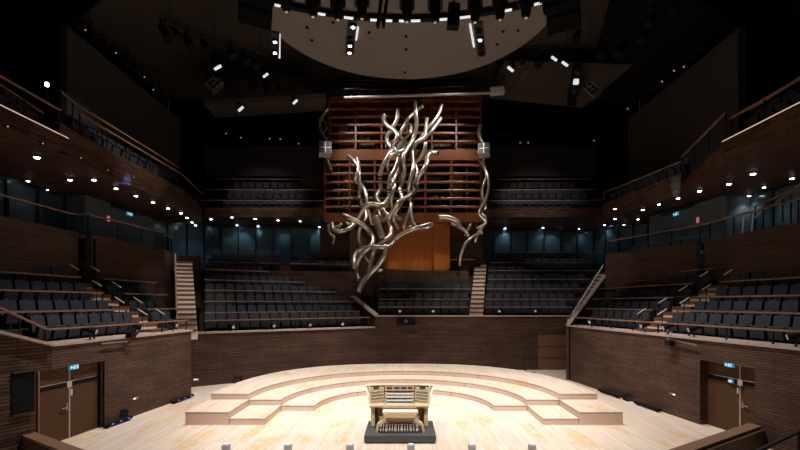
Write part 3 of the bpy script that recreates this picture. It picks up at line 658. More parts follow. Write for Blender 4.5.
for r in range(4):
    Y=32.65+1.2*r; z=RZB[r]
    ns=13
    row(Vector((-15.9,Y)),Vector((1,0)),Vector((0,1)),.0,z,2.6,10.1,ns,f'dark seat, # from the left, {row_words[r]} row, rear left balcony',depth=1.2,base=z-(1.1 if r else .35),off=.55,seats=r<3)
    row(Vector((5.75,Y)),Vector((1,0)),Vector((0,1)),.0,z,.2,[8.3,8.1,7.6,7.6][r],ns,f'dark seat, # from the left, {row_words[r]} row, rear right balcony',depth=1.2,base=z-(1.1 if r else .35),off=.55,seats=r<3)
    rail([(-15.0+.2*r,Y,z+.78),(-5.8,Y,z+.74)],f'wooden rail before the {row_words[r]} row of the rear left balcony',.7,step=2.2)
    rail([(5.85,Y,z+.74),(14.2,Y,z+.78)],f'wooden rail before the {row_words[r]} row of the rear right balcony',.7,step=2.2)
struct(MB().prism([(-7.9,34.9),(-5.8,34.9),(-5.8,35.1),(-7.9,35.1)],12.6,14.2),'wall_back','walnut_slats')
# LED edge strips on the near balconies
for x,nm in ((-12.46,'left'),(12.06,'right')):
    t=thing('edge_light',(x,8,10.36),f'glowing light strip along the near {nm} balcony edge','light strip'); MB().bar((x,8,10.40),(x,16.9 if x<0 else 17.25,10.40),.07,.04).build('diffuser','led_strip',t); MB().bar((x,8,10.355),(x,16.9 if x<0 else 17.25,10.355),.1,.03).build('profile','black_metal',t)

# ---- build the seats: the 300 that show largest are objects, the rest one 'stuff' object
def seat_meshes():
    def grab(mb,nm,mt,bev=.02):
        o=mb.build(nm,mt,None); m=o.data
        md=o.modifiers.new('b','BEVEL'); md.width=bev; md.segments=2
        dg=bpy.context.evaluated_depsgraph_get(); me=bpy.data.meshes.new_from_object(o.evaluated_get(dg)); me.name=nm
        bpy.data.objects.remove(o); bpy.data.meshes.remove(m); return me
    RX=lambda a: Matrix.Rotation(a,3,'X')
    back=MB().box((0,.10,.66),(.50,.09,.56),RX(-.16)); 
    cush=MB().box((0,-.10,.40),(.47,.13,.40),RX(.20))
    shell=MB().box((0,.165,.62),(.50,.03,.62),RX(-.16)); trim=MB().box((0,.145,.955),(.10,.05,.03))
    arm=MB().box((.275,-.02,.56),(.05,.36,.05)).box((.275,.05,.28),(.045,.16,.56))
    foot=MB().box((0,.04,.14),(.40,.10,.28))
    return [('backrest',grab(back,'backrest','seat_cloth',.03)),('seat',grab(cush,'seat','seat_cloth',.03)),('shell',grab(shell,'shell','seat_shell',.01)),('number_plate',grab(trim,'number_plate','seat_trim',.005)),('armrest',grab(arm,'armrest','seat_shell',.01)),('pedestal',grab(foot,'pedestal','seat_shell',.01))]
parts=seat_meshes()
bpy.context.view_layer.update()
vis=[]; far=[]
for q in SEATS:
    x,y=proj(q[0]+Vector((0,0,.6)))
    if -6<x<806 and -6<y<456: vis.append(q)
vis.sort(key=lambda q:q[0].y)
upper=lambda q: 1 if q[0].z>10 else 0
groups={}
base=None
for i,(p,a,lab,w) in enumerate(vis):
    if i<300:
        t=thing('auditorium_seat',p,lab,'seat','dark auditorium seats'); t.rotation_euler=(0,0,a); t.scale=(w/.6,1,1)
        for nm,me in parts[:5 if p.y<26 else 4]:
            o=bpy.data.objects.new(nm,me); COL.objects.link(o); o.parent=t
    else: far.append((p,a,w))
mb=MB(); mb_mats=[]
V=[];Fc=[];Mi=[]; mats=['seat_cloth','seat_shell','seat_trim']
for p,a,w in far:
    Rm=rz(a)
    for nm,me in parts[:4]:
        b=len(V); V+= [p+Rm@Vector((v.co.x*w/.6,v.co.y,v.co.z)) for v in me.vertices]
        k=mats.index(me.materials[0].name)
        for f in me.polygons: Fc.append([b+i for i in f.vertices]); Mi.append(k)
me=bpy.data.meshes.new('distant_seats'); me.from_pydata(V,[],Fc)
for k in mats: me.materials.append(M[k])
for f,k in zip(me.polygons,Mi): f.material_index=k
o=bpy.data.objects.new('distant_seats',me); COL.objects.link(o); tag(o,'small dark seats far back in the balconies and upper terraces','seats',kind='stuff')

# ---- staircases with lit pale treads
def stairs(p0,p1,z0,z1,n,wd,label,t0=.0):
    p0=Vector(p0);p1=Vector(p1); d=(p1-p0); L=d.length; d/=L; run=L/n; t=thing('staircase',(p0.x,p0.y,z0),label,'stairs'); nn=Vector((-d.y,d.x))
    for i in range(n):
        a=p0+d*run*i; z=z0+(z1-z0)*(i+1)/n
        q=[a-nn*wd/2,a+nn*wd/2,a+nn*wd/2+d*(run+.02),a-nn*wd/2+d*(run+.02)]
        s=MB().prism(q,z-.11,z).build('tread','tread',t)
        q2=[a-nn*wd/2+d*.03,a+nn*wd/2+d*.03,a+nn*wd/2+d*(run+.02),a-nn*wd/2+d*(run+.02)]
        MB().prism(q2,z-(z1-z0)/n-.25,z-.11).build('step_face','tread_face',s)
    return t
stairs(pt(OL,dL,nL,5.8,.45),pt(OL,dL,nL,5.8,4.4),2.95,5.15,9,1.05,'pale stepped aisle climbing through the left terrace seats')
stairs(pt(OR,dR,nR,6.1,.45),pt(OR,dR,nR,6.1,4.4),2.95,5.1,9,1.15,'pale stepped aisle climbing through the right terrace seats')
stairs((-10.62,22.35),(-13.62,28.2),2.75,6.85,16,.92,'steep pale staircase between the left terrace and the middle left seats')
stairs((4.65,29.45),(5.9,35.0),3.45,7.3,13,.85,'narrow pale staircase right of the organ niche')
struct(MB().wallseg((9.2,25.45),(13.15,29.8),0.0,(3.0,6.0),.16,1),'wall_right','walnut_slats'); struct(MB().bar((9.15,25.5,3.04),(13.1,29.85,6.04),.24,.07),'trim_9','ledge_wood')
stairs((10.0,27.0),(13.35,30.6),3.2,6.3,13,.7,'pale staircase between the middle right seats and the right terrace')
stairs(pt(OU,dU,nU,5.5,.35),pt(OU,dU,nU,5.5,2.9),6.35,7.2,4,.75,'short pale steps in the upper left terrace')
# staircase handrails
def hrail(a,b,label,h=.8): return rail([a,b],label,h,step=2.2,nm='stair_handrail',cat='handrail')
rail([(-11.0,22.1,3.5),(-14.0,27.9,7.3)],'sloping handrail on the left side of the steep left staircase',.7,step=1.6,nm='stair_handrail',cat='handrail',th=.05)
t=rail([(10.05,27.2,3.62),(13.45,30.8,6.85)],'sloping pale handrail beside the right staircase',.45,step=1.5,nm='stair_handrail',cat='handrail',mt='beam_white')
rail([at(757,451,10.8),at(800,431,11.2),at(840,415,11.5)],'dark rail in the lower right corner beyond the parapet',1.1,mt='black_metal')
for r in range(4):
    for O,d,n,ts,Z,wd in ((OL,dL,nL,(5.22,6.36),LZ,'left'),(OR,dR,nR,(5.44,6.78),RZ,'right')):
        s=.5+1.03*r
        for k,tt in enumerate(ts):
            a=pt(O,d,n,tt,s+.1,Z[r]+.85); b=pt(O,d,n,tt,s+.52,Z[r]+1.1)
            t=thing('aisle_handrail',(a.x,a.y,Z[r]),f'short sloping metal handrail, {row_words[r]} row, {"near" if k==0 else "far"} side of the {wd} aisle','handrail')
            MB().bar(a,b,.045,.045).build('grip','beam_white',t)
            q=a.lerp(b,.5); MB().cyl((q.x,q.y,Z[r]),(q.x,q.y,q.z),.02,6).build('post','black_metal',t)
# two free-standing metal stands on the right second tier
for i,(px,lab) in enumerate(((742,'left of two folded pale metal stands on the right second tier'),(751,'right of two folded pale metal stands on the right second tier'))):
    Y=20.6+.4*i; b=at(px,231,Y); b.z=6.2; t=thing('folded_stand',b,lab,'stand'); 
    MB().cyl(b+Vector((0,0,1.0)),b+Vector((.1,0,2.35)),.03,8).build('pole','beam_white',t)
    for dx,dy in ((-.3,.1),(.3,.1),(0,-.3)): MB().cyl(b+Vector((dx,dy,0)),b+Vector((dx*.1,dy*.1,1.3)),.025,6).build('leg','steel',t)
# lights clamped on the ledges
def spot_on(p,label,aim,sc_=1.0,lit=True,grp='small spotlights on the terrace ledges'): return lantern(p,aim,sc_,label,grp,lit,stand_=True)
def lantern(p,aim,s_,label,grp,lit=False,stand_=False,lens=None,nm='spotlight'):
    """theatre lantern: barrel, rim, lens and yoke; p is the centre of the barrel"""
    p=Vector(p); d=(Vector(aim)-p).normalized(); q=d.to_track_quat('-Z','Y'); R=q.to_matrix()
    t=thing(nm,p,label,'spotlight',grp)
    MB().lathe([(.05,.30),(.10,.27),(.115,.05),(.13,-.05),(.14,-.24)][::1] if 0 else [(x*s_,z*s_) for x,z in ((.14,-.24),(.13,-.05),(.115,.05),(.10,.27),(.05,.30))],12,p,R).build('barrel','black',t,smooth=True)
    MB().lathe([(.15*s_,-.27*s_),(.15*s_,-.23*s_)],14,p,R).build('rim','black',t)
    lr=(.05 if lens=='lens_glow_warm' else .065 if lens=='lamp_soft' else .11)*s_
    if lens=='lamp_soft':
        MB().box(p+R@Vector((0,.02,-.29*s_)),(.11*s_,.30*s_,.03*s_),R@rz(.5 if p.x<0 else -.5)).build('lens',lens,t)  # glowing tilted plate paints the bright barn-door flap
    else: MB().lathe([(lr,-.278*s_),(lr,-.27*s_)],12,p,R).build('lens',lens or 'grey_light',t)
    up=Vector((0,0,-1 if stand_ else 1)); x=R@Vector((1,0,0)); k=.30*s_
    m=MB(); m.bar(p+x*.15*s_,p+x*.15*s_+up*k,.02*s_,.04*s_,d); m.bar(p-x*.15*s_,p-x*.15*s_+up*k,.02*s_,.04*s_,d); m.bar(p-x*.16*s_+up*k,p+x*.16*s_+up*k,.04*s_,.02*s_); m.build('yoke','black_metal',t)
    m=MB(); m.bar(p+up*k,p+up*(k+.12*s_),.06*s_,.06*s_,(1,0,0)); m.build('clamp','black_metal',t)
    return t
led=[]
def ledge_spot(px,py,O,n,z,label,aim=(0,18,0),s_=.75):
    p=onplane(O,n,px,py,.12); p.z=z+.42*s_; spot_on(p,label,aim,s_)
for i,(px,py) in enumerate(((90,331),(137,327),(173,322))): ledge_spot(px,py,OL,nL,3.07,f'small black spotlight on the left terrace ledge, {ORD[i]} from left')
for i,(px,py) in enumerate(((231,329),(272.5,328),(309,326),(342,324))): ledge_spot(px,py,OC,nC,2.73,f'small spotlight on the middle left ledge, {ORD[i]} from left',s_=.8)
for i,(px,py) in enumerate(((400,312),(433.5,312),(500.5,312),(536.5,312))): ledge_spot(px,py,OB,nB,3.5,f'small spotlight on the back ledge below the organ, {ORD[i]} from left',s_=.8)
for i,(px,py) in enumerate(((592,322),(645,330),(668,334),(694,331),(796,340))): ledge_spot(px,py,OR,nR,3.07,f'small black spotlight on the right terrace ledge, {ORD[i]} from left')
def flat_box(px,py,O,n,label):
    p=onplane(O,n,px,py,-.18); t=thing('ledge_spotlight',p,label,'spotlight'); MB().box(p,(.22,.34,.2)).build('housing','black',t,bevel=.02); MB().cyl(p+Vector((0,0,.1)),(p.x+n.x*.2,p.y+n.y*.2,p.z+.16),.025,6).build('arm','black_metal',t)
flat_box(131,335,OL,nL,'black spotlight hung under the left terrace ledge'); flat_box(670,343,OR,nR,'black spotlight hung under the right terrace ledge'); flat_box(667,335,OR,nR,'flat black box on the outer face of the right ledge') if 0 else None
# ================================================================== ORGAN
YO=33.0
og=thing('pipe_organ',(at(404,222,YO).x,YO,at(404,222,YO).z),'tall red-brown pipe organ with horizontal louvres on the back wall','organ')
def V2(px,py,dy=0): 
    p=at(px,py,YO); return Vector((p.x,YO+dy,p.z))
def obox(x0,y0,x1,y1,d0,d1,nm,mt,lab=None,bevel=0):
    a=V2(x0,y1); b=V2(x1,y0); o=MB().box(((a.x+b.x)/2,YO+(d0+d1)/2,(a.z+b.z)/2),(b.x-a.x,d1-d0,b.z-a.z)).build(nm,mt,og,bevel=bevel)
    return o
obox(330,98,482,222,3.2,3.4,'back_board','ceil_black'); obox(330,96,482,98.5,0,3.3,'top_board','organ_wood')
obox(328,149.5,482,160,0,.5,'middle_band','organ_wood'); obox(324,213,482,222.5,-.1,3.3,'bottom_band','organ_wood')
obox(324,160,326,213,0,3.3,'side_board','organ_wood'); obox(480,98,482,213,0,3.3,'side_board','organ_wood'); obox(328,98,330.5,150,0,3.3,'side_board','organ_wood')
for x in (355.5,381.5,407,432,456.5): obox(x-.9,98,x+.9,150,.05,.42,'mullion','organ_wood')
for x in (349.5,374.5,400,425.5,451.5): obox(x-.9,160,x+.9,213,.05,.42,'mullion','organ_wood')
for y in (100.5,108.3,116.4,124.6,132.8,141.2):
    for x0,x1 in ((330,355),(356,381),(382,406.5),(407.5,431.5),(432.5,456),(457,481)): obox(x0,y-1.1,x1,y+1.1,-.02,.30,'louvre','organ_bar',bevel=.03)
for y in (165,173.5,182,190.3,198.5,206.8):
    for x0,x1 in ((325,349),(350,374),(375,399.5),(400.5,425),(426,451),(452,480.5)): obox(x0,y-1.1,x1,y+1.1,-.02,.30,'louvre','organ_bar',bevel=.03)
# ranks of pipes behind the louvres
random.seed(3)
def wpipe(px,y0,y1,w,dy):
    a=V2(px,y1); b=V2(px,y0); o=MB().box((a.x,YO+dy,(a.z+b.z)/2),(w,w,b.z-a.z)).build('wooden_pipe','pipe_wood',og)
    MB().box((a.x,YO+dy-w/2-.005,a.z+.5),(w*.7,.02,.2)).build('mouth','black',o)
def mpipe(px,y0,y1,r,dy):
    a=V2(px,y1); b=V2(px,y0); MB().tube([(a.x,YO+dy,a.z),(a.x,YO+dy,a.z+.5),(a.x,YO+dy,b.z)],[r*.3,r,r],10).build('metal_pipe','dull_tin',og,smooth=True)
for i in range(7): wpipe(337.5+i*2.5,[118,117,119,123,126,124,129][i],149,.16,1.1)
for i in range(8): wpipe(359+i*2.6,[128,131,133,131,135,138,140,141][i],149,.16,1.2)
for i in range(9): mpipe(385+i*2.4,112+i*2.5,149,.06,1.4)
for i in range(12): mpipe(434+i*2.0,125+abs(i-6)*2.2,149,.05,1.3)
for i in range(7): wpipe(459+i*2.9,136-i*1.5,149,.17,1.1)
wpipe(337,160,213,.16,.9); wpipe(468.5,160,213,.17,.9)
for i in range(6): wpipe(341+i*2.1,163,213,.12,1.6)
for i in range(10): mpipe(352+i*2.1,184+abs(i-5)*1.8,213,.05,1.0)
for i in range(10): mpipe(428+i*2.1,190+abs(i-4)*2.2,213,.055,1.0)
for i in range(6): wpipe(453+i*2.4,164+i*.5,192,.15,1.7)
for i in range(8): mpipe(403+i*2.6,188+i*2,213,.05,1.1)
# niche under the organ
def nb(x0,y0,x1,y1,Y0,Y1,nm,mt):
    a=at(x0,y1,Y0); b=at(x1,y0,Y0); return MB().box(((a.x+b.x)/2,(Y0+Y1)/2,(a.z+b.z)/2),(b.x-a.x,Y1-Y0,b.z-a.z)).build(nm,mt,og)
nb(383,221,437,276,34.2,34.4,'niche_panel','organ_panel'); nb(434,221,450,276,33.9,34.35,'pilaster','organ_panel'); nb(376,221,386,276,33.9,34.35,'pilaster','organ_wood')
for x0,x1,y0,y1 in ((388,398,224,245),(400,431,224,245),(388,398,248,274),(400,431,248,274)): nb(x0,y0,x1,y1,34.14,34.2,'raised_panel','organ_panel')
for q in range(4): nb(404+q*7,249,404.5+q*7,273,34.12,34.15,'moulding','organ_wood')
# copper dome lamp on the organ front
p=at(427.5,102,32.7); t=thing('copper_lamp',(p.x,p.y,p.z),'copper dome shade at the top right of the organ louvres','lamp')
MB().lathe([(.50,0),(.44,.18),(.30,.34),(.12,.40)],18,p).build('shade','copper',t,smooth=True); MB().cyl(p+Vector((0,0,.4)),p+Vector((0,.25,.48)),.05,8).build('arm','copper',t)

# ---- twisting metal pipes hanging in front of the organ
def spline(P,sub=8):
    P=[Vector(p) for p in P]; Q=[P[0]*2-P[1]]+P+[P[-1]*2-P[-2]]; out=[]
    for i in range(1,len(Q)-2):
        for k in range(sub):
            t=k/sub; a,b,c,d=Q[i-1],Q[i],Q[i+1],Q[i+2]
            out.append(.5*((2*b)+(c-a)*t+(2*a-5*b+4*c-d)*t*t+(3*b-a-3*c+d)*t**3))
    out.append(P[-1]); return out
def pipe(px,Y,amp,ph,r,label,collar=None,grp='twisting organ pipes'):
    n=len(px); pts=[at(x,y,Y+amp*math.sin(ph+i*1.15)) for i,(x,y) in enumerate(px)]
    S=spline(pts); L=len(S); r*=.92
    t=thing('bent_metal_pipe',S[0],label,'organ pipe',grp)
    MB().tube(S,r,14).build('tube','pipe_metal',t,smooth=True)
    MB().tube([S[0]+(S[0]-S[1]).normalized()*.01,S[0]],[r*.78,r*.78],14).build('mouth','black',t)
    for c in collar or ():
        i=min(range(L),key=lambda k:(proj(S[k])[0]-c[0])**2+(proj(S[k])[1]-c[1])**2); i=min(max(i,1),L-2); d=(S[i+1]-S[i-1]).normalized()
        MB().cyl(S[i]-d*.16,S[i]-d*.07,r*1.12,14).build('collar','black_metal',t); MB().cyl(S[i]+d*.05,S[i]+d*.13,r*1.12,14).build('collar','black_metal',t)
    return t
pipe([(386,114),(384,119),(388,126),(394,130),(397.3,136),(394,143),(392.5,147),(396.5,152),(398.5,158),(395,169),(390,178),(388.7,190),(388.9,199),(384.5,207.5),(378.5,210),(379.5,217)],31.4,.25,0,.155,'bent pipe whose hooked top is the leftmost of the upper tangle',[(388.7,191)])
pipe([(398,110),(397,119),(392.5,128),(387.8,135),(387.5,142),(391.5,148),(390,153),(383,165),(380,177),(380.5,189),(377,197),(381,205),(386,214),(395,216.5),(401.5,218.5)],31.7,-.25,.5,.155,'bent pipe with straight top end second from left, looping down the left side',[(380,178)])
pipe([(423,106),(415,112),(408,119),(405,125),(401,132),(402,138),(407,144),(404,149),(398,152),(391,156),(388,162),(388,170),(391,177),(394.5,185),(393,191),(391.5,199),(392,208)],31.6,.3,1.2,.135,'slim bent pipe starting under the copper lamp and curling down left')
pipe([(409,124),(411,128),(409,134),(403,140),(399,147),(397.5,154),(397,170),(394,180),(391.3,187)],31.9,.2,2,.125,'short slim pipe with a curled tip in the middle of the tangle')
pipe([(415,102),(415.5,112),(416.5,121),(415.8,130),(413.5,138),(409,146),(404,154),(403.4,161),(404.5,170),(402,184),(400,190),(402,198),(400.3,204),(395,213),(394,220),(398,229.5)],31.2,-.3,.2,.15,'tall bent pipe with the highest straight tip in the centre',[(402,193)])
pipe([(427,118),(426,126),(425,136),(425.5,144),(424.4,150),(420.5,158),(415,163),(416.7,172),(415.5,181),(414,187),(416.5,192)],31.5,.25,.9,.14,'bent pipe with a straight vertical tip right of the tallest one')
pipe([(442,104),(439,113),(434,121),(428,128),(422.5,136),(416,144),(412.6,152)],31.9,.15,1.6,.135,'slanting pipe reaching furthest up to the right')
pipe([(441,118),(435.5,126),(430,133),(423,139),(416,143),(412.4,151),(412.8,160),(413,169),(410,181),(408.7,190),(410.7,200),(411,206),(408.7,213),(404.8,223),(405.2,229),(411,226.5)],31.3,.3,2.4,.14,'slanting pipe just below the highest right one, winding down to a curl')
pipe([(438,153),(432,152.6),(427.5,157),(427,163),(424,169),(419,176),(417.7,183),(416,190),(408,196.5),(399,202),(396,206),(391,213.7),(389,221),(391,230),(389.5,236.5),(383,241.7),(376.7,246.5),(372.7,254),(370.7,264),(368.7,273)],31.0,.35,.3,.165,'long pipe with a hooked end on the right, winding to the bottom')
pipe([(347.8,155.5),(354,161),(358,167),(357.5,173),(355,178.5),(357,182.5),(361,185),(365,191),(366.5,198),(367,207),(370,215),(371.5,223),(376,222.3),(384,218.5),(389,215.5)],31.5,.25,1,.14,'bent pipe with a slanting tip furthest left on the organ front')
pipe([(357,158),(358.6,166),(359,180),(359,195),(360.3,200),(362.7,206),(366,212),(365.5,220),(361,226),(359,234),(360,243),(365,257),(372,266),(378.5,270),(382.5,271)],31.9,.3,2.1,.14,'straight-topped pipe beside the left slanting one, ending low right')
pipe([(343,215),(350,218),(358,222),(365,227),(371,234),(373.4,240),(371,245.5),(366,250),(361,255.5),(356.7,264),(356.2,272),(359,280)],30.8,-.3,.4,.175,'thick pipe sweeping from the left stub into a deep S bend')
pipe([(332,223),(333,229),(338,231.6),(345,230.3),(352,226.5),(356.5,221),(360.3,214),(365,207),(371,203.7),(379,205),(385,202.8),(389,198)],31.2,.25,1.9,.155,'pipe with an upturned hook at the far left')
pipe([(375,216.5),(377.5,224),(380,231),(382.5,238)],30.7,.0,0,.235,'short thick straight rod in the middle of the lower tangle')
pipe([(430,224),(422,226.3),(414,229),(405,233),(397,238),(393.3,243),(388.5,246.5),(382,247.2),(374,246.8),(365,248),(358,251),(354.3,257),(354,264),(354.2,269)],30.6,.3,2.8,.16,'long low pipe running from the right tip to the lower left hook')
pipe([(433,223),(429,228),(423,229.4),(418,228),(413,223),(411,213),(410.2,207)],31.1,.2,.8,.13,'small pipe curving up at the right of the low long pipe')
pipe([(386,245),(384.8,254),(382.5,259.5),(377,267),(370.5,273.5),(362.7,282.7),(358.7,292)],30.5,-.2,.1,.185,'thick pipe with the lowest free end of the sculpture')
pipe([(353,223.4),(349,224.2),(346,223)],31.9,.05,0,.12,'short stub between the left hook and the thick S bend')
pipe([(334,228),(337.5,225.6),(341,223)],32.2,.05,0,.07,'upper of two thin short rods by the left hook'); pipe([(337,229.5),(339.8,226.6),(342.3,223.8)],32.2,.05,0,.07,'lower of two thin short rods by the left hook')
pipe([(328.5,224),(329,231),(331,235),(334,237),(333,244)],32.6,.1,0,.10,'dim small bent pipe behind the left hook')
# right-hand strand
pipe([(481,125),(479,131),(480,138),(483.3,144)],32.3,.1,0,.16,'short curved pipe just above the right loudspeaker box',grp='pipes right of the organ')
pipe([(484,157),(483.3,163),(486,171),(488.2,178),(488.8,188),(486,199),(481.3,208),(479.3,214.5),(483,219.5),(486,223),(480.5,227),(477,228)],31.8,.2,.4,.115,'wavy pipe hanging from the right loudspeaker box to a zigzag',grp='pipes right of the organ')
pipe([(479,160),(483.5,167),(486.3,176),(484,184),(482.2,192),(484,200),(486,208),(482.3,214),(485.8,218),(485.5,224),(481,229),(479,234),(475,235.5),(470,239),(465,244.5),(461.3,254),(460,262),(460,266)],32.1,.2,1.5,.11,'longest thin pipe of the right strand, curving down to the stairs',grp='pipes right of the organ')
pipe([(439,217.5),(445,217.2),(452,218.7),(457.5,222),(460,228)],31.0,.0,0,.19,'thick pale pipe like a hook below the organ right corner',grp='pipes right of the organ')
pipe([(451,223),(458,226),(464,230),(468.5,236)],31.6,.1,0,.12,'slim pipe from below the thick hook into the right strand',grp='pipes right of the organ')
pipe([(471,224),(468,230),(465,235.5)],32.2,.05,0,.10,'short straight pipe slanting below the organ right corner',grp='pipes right of the organ')
pipe([(475,243),(476.5,237),(479,231.5),(482.5,233.5),(480.5,228.5)],32.3,.15,0,.10,'small coiled pipe in the knot of the right strand',grp='pipes right of the organ')
pipe([(328,108),(324,114),(320,122),(321,130),(325,137),(327.3,142)],32.2,.15,0,.11,'curved pipe above the left loudspeaker box',grp='pipes left of the organ')
pipe([(319,119.5),(324.5,121),(326.5,127),(324,134),(327.8,142)],32.5,.1,1,.06,'thin wavy pipe above the left loudspeaker box',grp='pipes left of the organ')
pipe([(326,156),(328.3,163),(331.3,170.5)],32.2,.1,0,.12,'short pipe hanging below the left loudspeaker box',grp='pipes left of the organ')
# ================================================================== LOUDSPEAKERS, TRUSSES, LAMPS
def array_box(p,w,h,dp,label,tilt=0,yaw=0,rows=2,back='white_sheet',top=21.5,front='grey_box'):
    p=Vector(p); R=Matrix.Rotation(yaw,3,'Z')@Matrix.Rotation(tilt,3,'X'); t=thing('hanging_loudspeaker',p,label,'loudspeaker')
    MB().box(p,(w,dp,h),R).build('cabinet',front,t,bevel=.03)
    for i in range(rows):
        z=-h/2+h*(i+.5)/rows
        for k in (-.25,.25): MB().box(p+R@Vector((k*w,-dp/2-.01,z)),(w*.42,.03,h/rows*.8),R).build('grille','dark_grey',t)
    MB().box(p+R@Vector((0,dp*.1,h/2+.02)),(w*.92,dp*.7,.04),R).build('top_plate',back,t)
    m=MB(); m.bar(p+R@Vector((0,0,h/2)),p+R@Vector((0,0,h/2+.3)),.06,.06,(1,0,0)); m.build('bracket','black_metal',t)
    MB().cyl(p+R@Vector((0,0,h/2+.2)),(p.x,p.y,top),.018,6).build('cable','black_metal',t)
    return t
p=at(325,149.5,31.8); array_box(p,.85,.95,.6,'small grey loudspeaker box hanging at the left edge of the organ',-.25,.25,front='grey_light')
p=at(484,150.5,31.8); array_box(p,.80,.85,.6,'small grey loudspeaker box hanging at the right edge of the organ',-.25,-.25,front='grey_light')
for x,y,sg,nm in ((214,86,1,'left'),(592,92,-1,'right')):
    p=at(x,y,27.0); t=thing('hanging_loudspeaker',p,f'tilted grid-faced loudspeaker hanging in the dark upper {nm} of the hall','loudspeaker'); Rm=Matrix.Rotation(sg*.62,3,'Y')@Matrix.Rotation(-.35,3,'X')
    MB().box(p,(.62,.4,.95),Rm).build('cabinet','dark_grey',t,bevel=.02)
    m=MB()
    for k in (-.28,0,.28): m.box(p+Rm@Vector((0,-.215,k)),(.6,.03,.025),Rm)
    for k in (-.3,0,.3): m.box(p+Rm@Vector((k,-.215,0)),(.025,.03,.93),Rm)
    m.build('grille_bars','grey_light',t); MB().box(p+Rm@Vector((.05,-.21,-.36)),(.52,.05,.24),Rm).build('end_panel','copper',t)
    m=MB(); m.bar(p+Rm@Vector((-.15,-.25,.3)),p+Rm@Vector((.1,-.25,.62)),.04,.04); m.bar(p+Rm@Vector((.1,-.25,.62)),p+Rm@Vector((0,0,.5)),.04,.04); m.build('yoke','steel',t)
    MB().cyl(p+Rm@Vector((0,0,.47)),(p.x,p.y,21.5),.018,6).build('cable','black_metal',t)
def line_array(px,py,Y,label,yaw):
    p=at(px,py,Y); t=thing('line_array_speaker',p,label,'loudspeaker'); R=Matrix.Rotation(yaw,3,'Z')
    for k in range(4):
        c=p+R@Vector((0,k*.12,.9-k*.42)) ; Rk=R@Matrix.Rotation(-.15*k-.6,3,'X')
        o=MB().box(c,(1.2,.55,.36),Rk).build('cabinet','black',t,bevel=.02)
        for j in (-1,0,1): MB().box(c+Rk@Vector((j*.37,-.285,0)),(.32,.03,.28),Rk).build('grille','dark_grey' if j else 'panel_grey',o)
    m=MB(); 
    for j in (-.5,.5): m.cyl(p+R@Vector((j,.1,1.1)),(p+R@Vector((j,.1,0))).xy.to_3d()+Vector((0,0,ZC+.1)),.03,6)
    m.build('suspension','black_metal',t); return t
line_array(257,4,17.3,'black line-array loudspeaker at the left rim of the sound reflector',.5); line_array(562,9,17.3,'black line-array loudspeaker at the right rim of the sound reflector',-.5)
# curved beam with light slots under the reflector
def rb(x): # height and depth of the curved beam as a function of the picture column
    return 20.6-1.15*((x)/5.6)**2
bm=thing('curved_light_beam',(0,20.6,ZC-.3),'curved black beam with bright light slots under the sound reflector','light beam')
N=26; X=[-6.2+12.4*i/N for i in range(N+1)]; zb=ZC-.18
m=MB(); 
for a,b in zip(X[:-1],X[1:]): m.bar((a,rb(a),zb),(b,rb(b),zb),.26,.16)
m.build('beam','black',bm)
for px0_,px1_ in ((280,285),(319,326),(344,353),(370,379),(384,392),(399,409),(411,420.5),(440,452),(460,471),(496,509),(527,535),(474,477)):
    x0,x1=[(q-CX)*20.3/F for q in (px0_,px1_)]; MB().bar((x0,rb(x0)-.03,zb-.10),(x1,rb(x1)-.03,zb-.10),.13,.04).build('light_slot','lamp_soft',bm)
for x in (-4.5,0,4.5): MB().cyl((x,rb(x),zb),(x,rb(x),ZC+.05),.03,6).build('hanger','black_metal',bm)
heads=[286.5,313,338,362,407,435,475,500,526,548]
for i,px in enumerate(heads):
    Y=rb((px-CX)*19.3/F)-1.0; x=(px-CX)*Y/F; bot=[12,17,20,19,22,22.5,22.5,20,18,15][i]; z=H+(CY-bot)*Y/F
    t=thing('moving_head_lamp',(x,Y,z),f'black moving-head stage lamp under the reflector rim, {ORD[i]} from left','stage lamp','moving-head lamps under the sound reflector')
    MB().lathe([(.06,0),(.13,.03),(.19,.16),(.21,.4),(.25,.55),(.24,.9),(.14,1.0)],16,(x,Y,z)).build('head','black',t,smooth=True)
    MB().lathe([(.07,-.012),(.07,0.0)],12,(x,Y,z)).build('lens','lens_glow_warm',t)
    m=MB(); 
    for s in (-1,1): m.bar((x+s*.29,Y,z+.5),(x+s*.29,Y,z+1.25),.06,.16,(0,1,0))
    m.box((x,Y,z+1.3),(.66,.4,.18)); m.build('yoke','black_metal',t)
    MB().cyl((x,Y,z+1.35),(x,Y,ZC+.05),.05,8).build('clamp','black_metal',t)
t=thing('pipe_boom',(at(382,0,19.4).x,19.4,15.6),'dark double boom bracket between the moving-head lamps, left of centre','bracket')
for s in (-.12,.12): MB().bar((at(380.5,0,19.3).x+s,19.3,16.0),(at(382.5,0,19.3).x+s+.1,19.3,17.4),.12,.3,(0,1,0)).build('arm','black',t)
t=thing('projector_box',(at(453,8,19.3).x,19.3,16.0),'boxy black lamp among the moving-head lamps, right of centre','stage lamp')
MB().box((at(453.5,8,19.3).x,19.3,16.42),(.5,.45,.95),Matrix.Rotation(.06,3,'Y')).build('housing','black',t,bevel=.03); MB().cyl((at(453.5,8,19.3).x,19.3,16.8),(at(453.5,8,19.3).x,19.3,17.35),.05,8).build('clamp','black_metal',t)
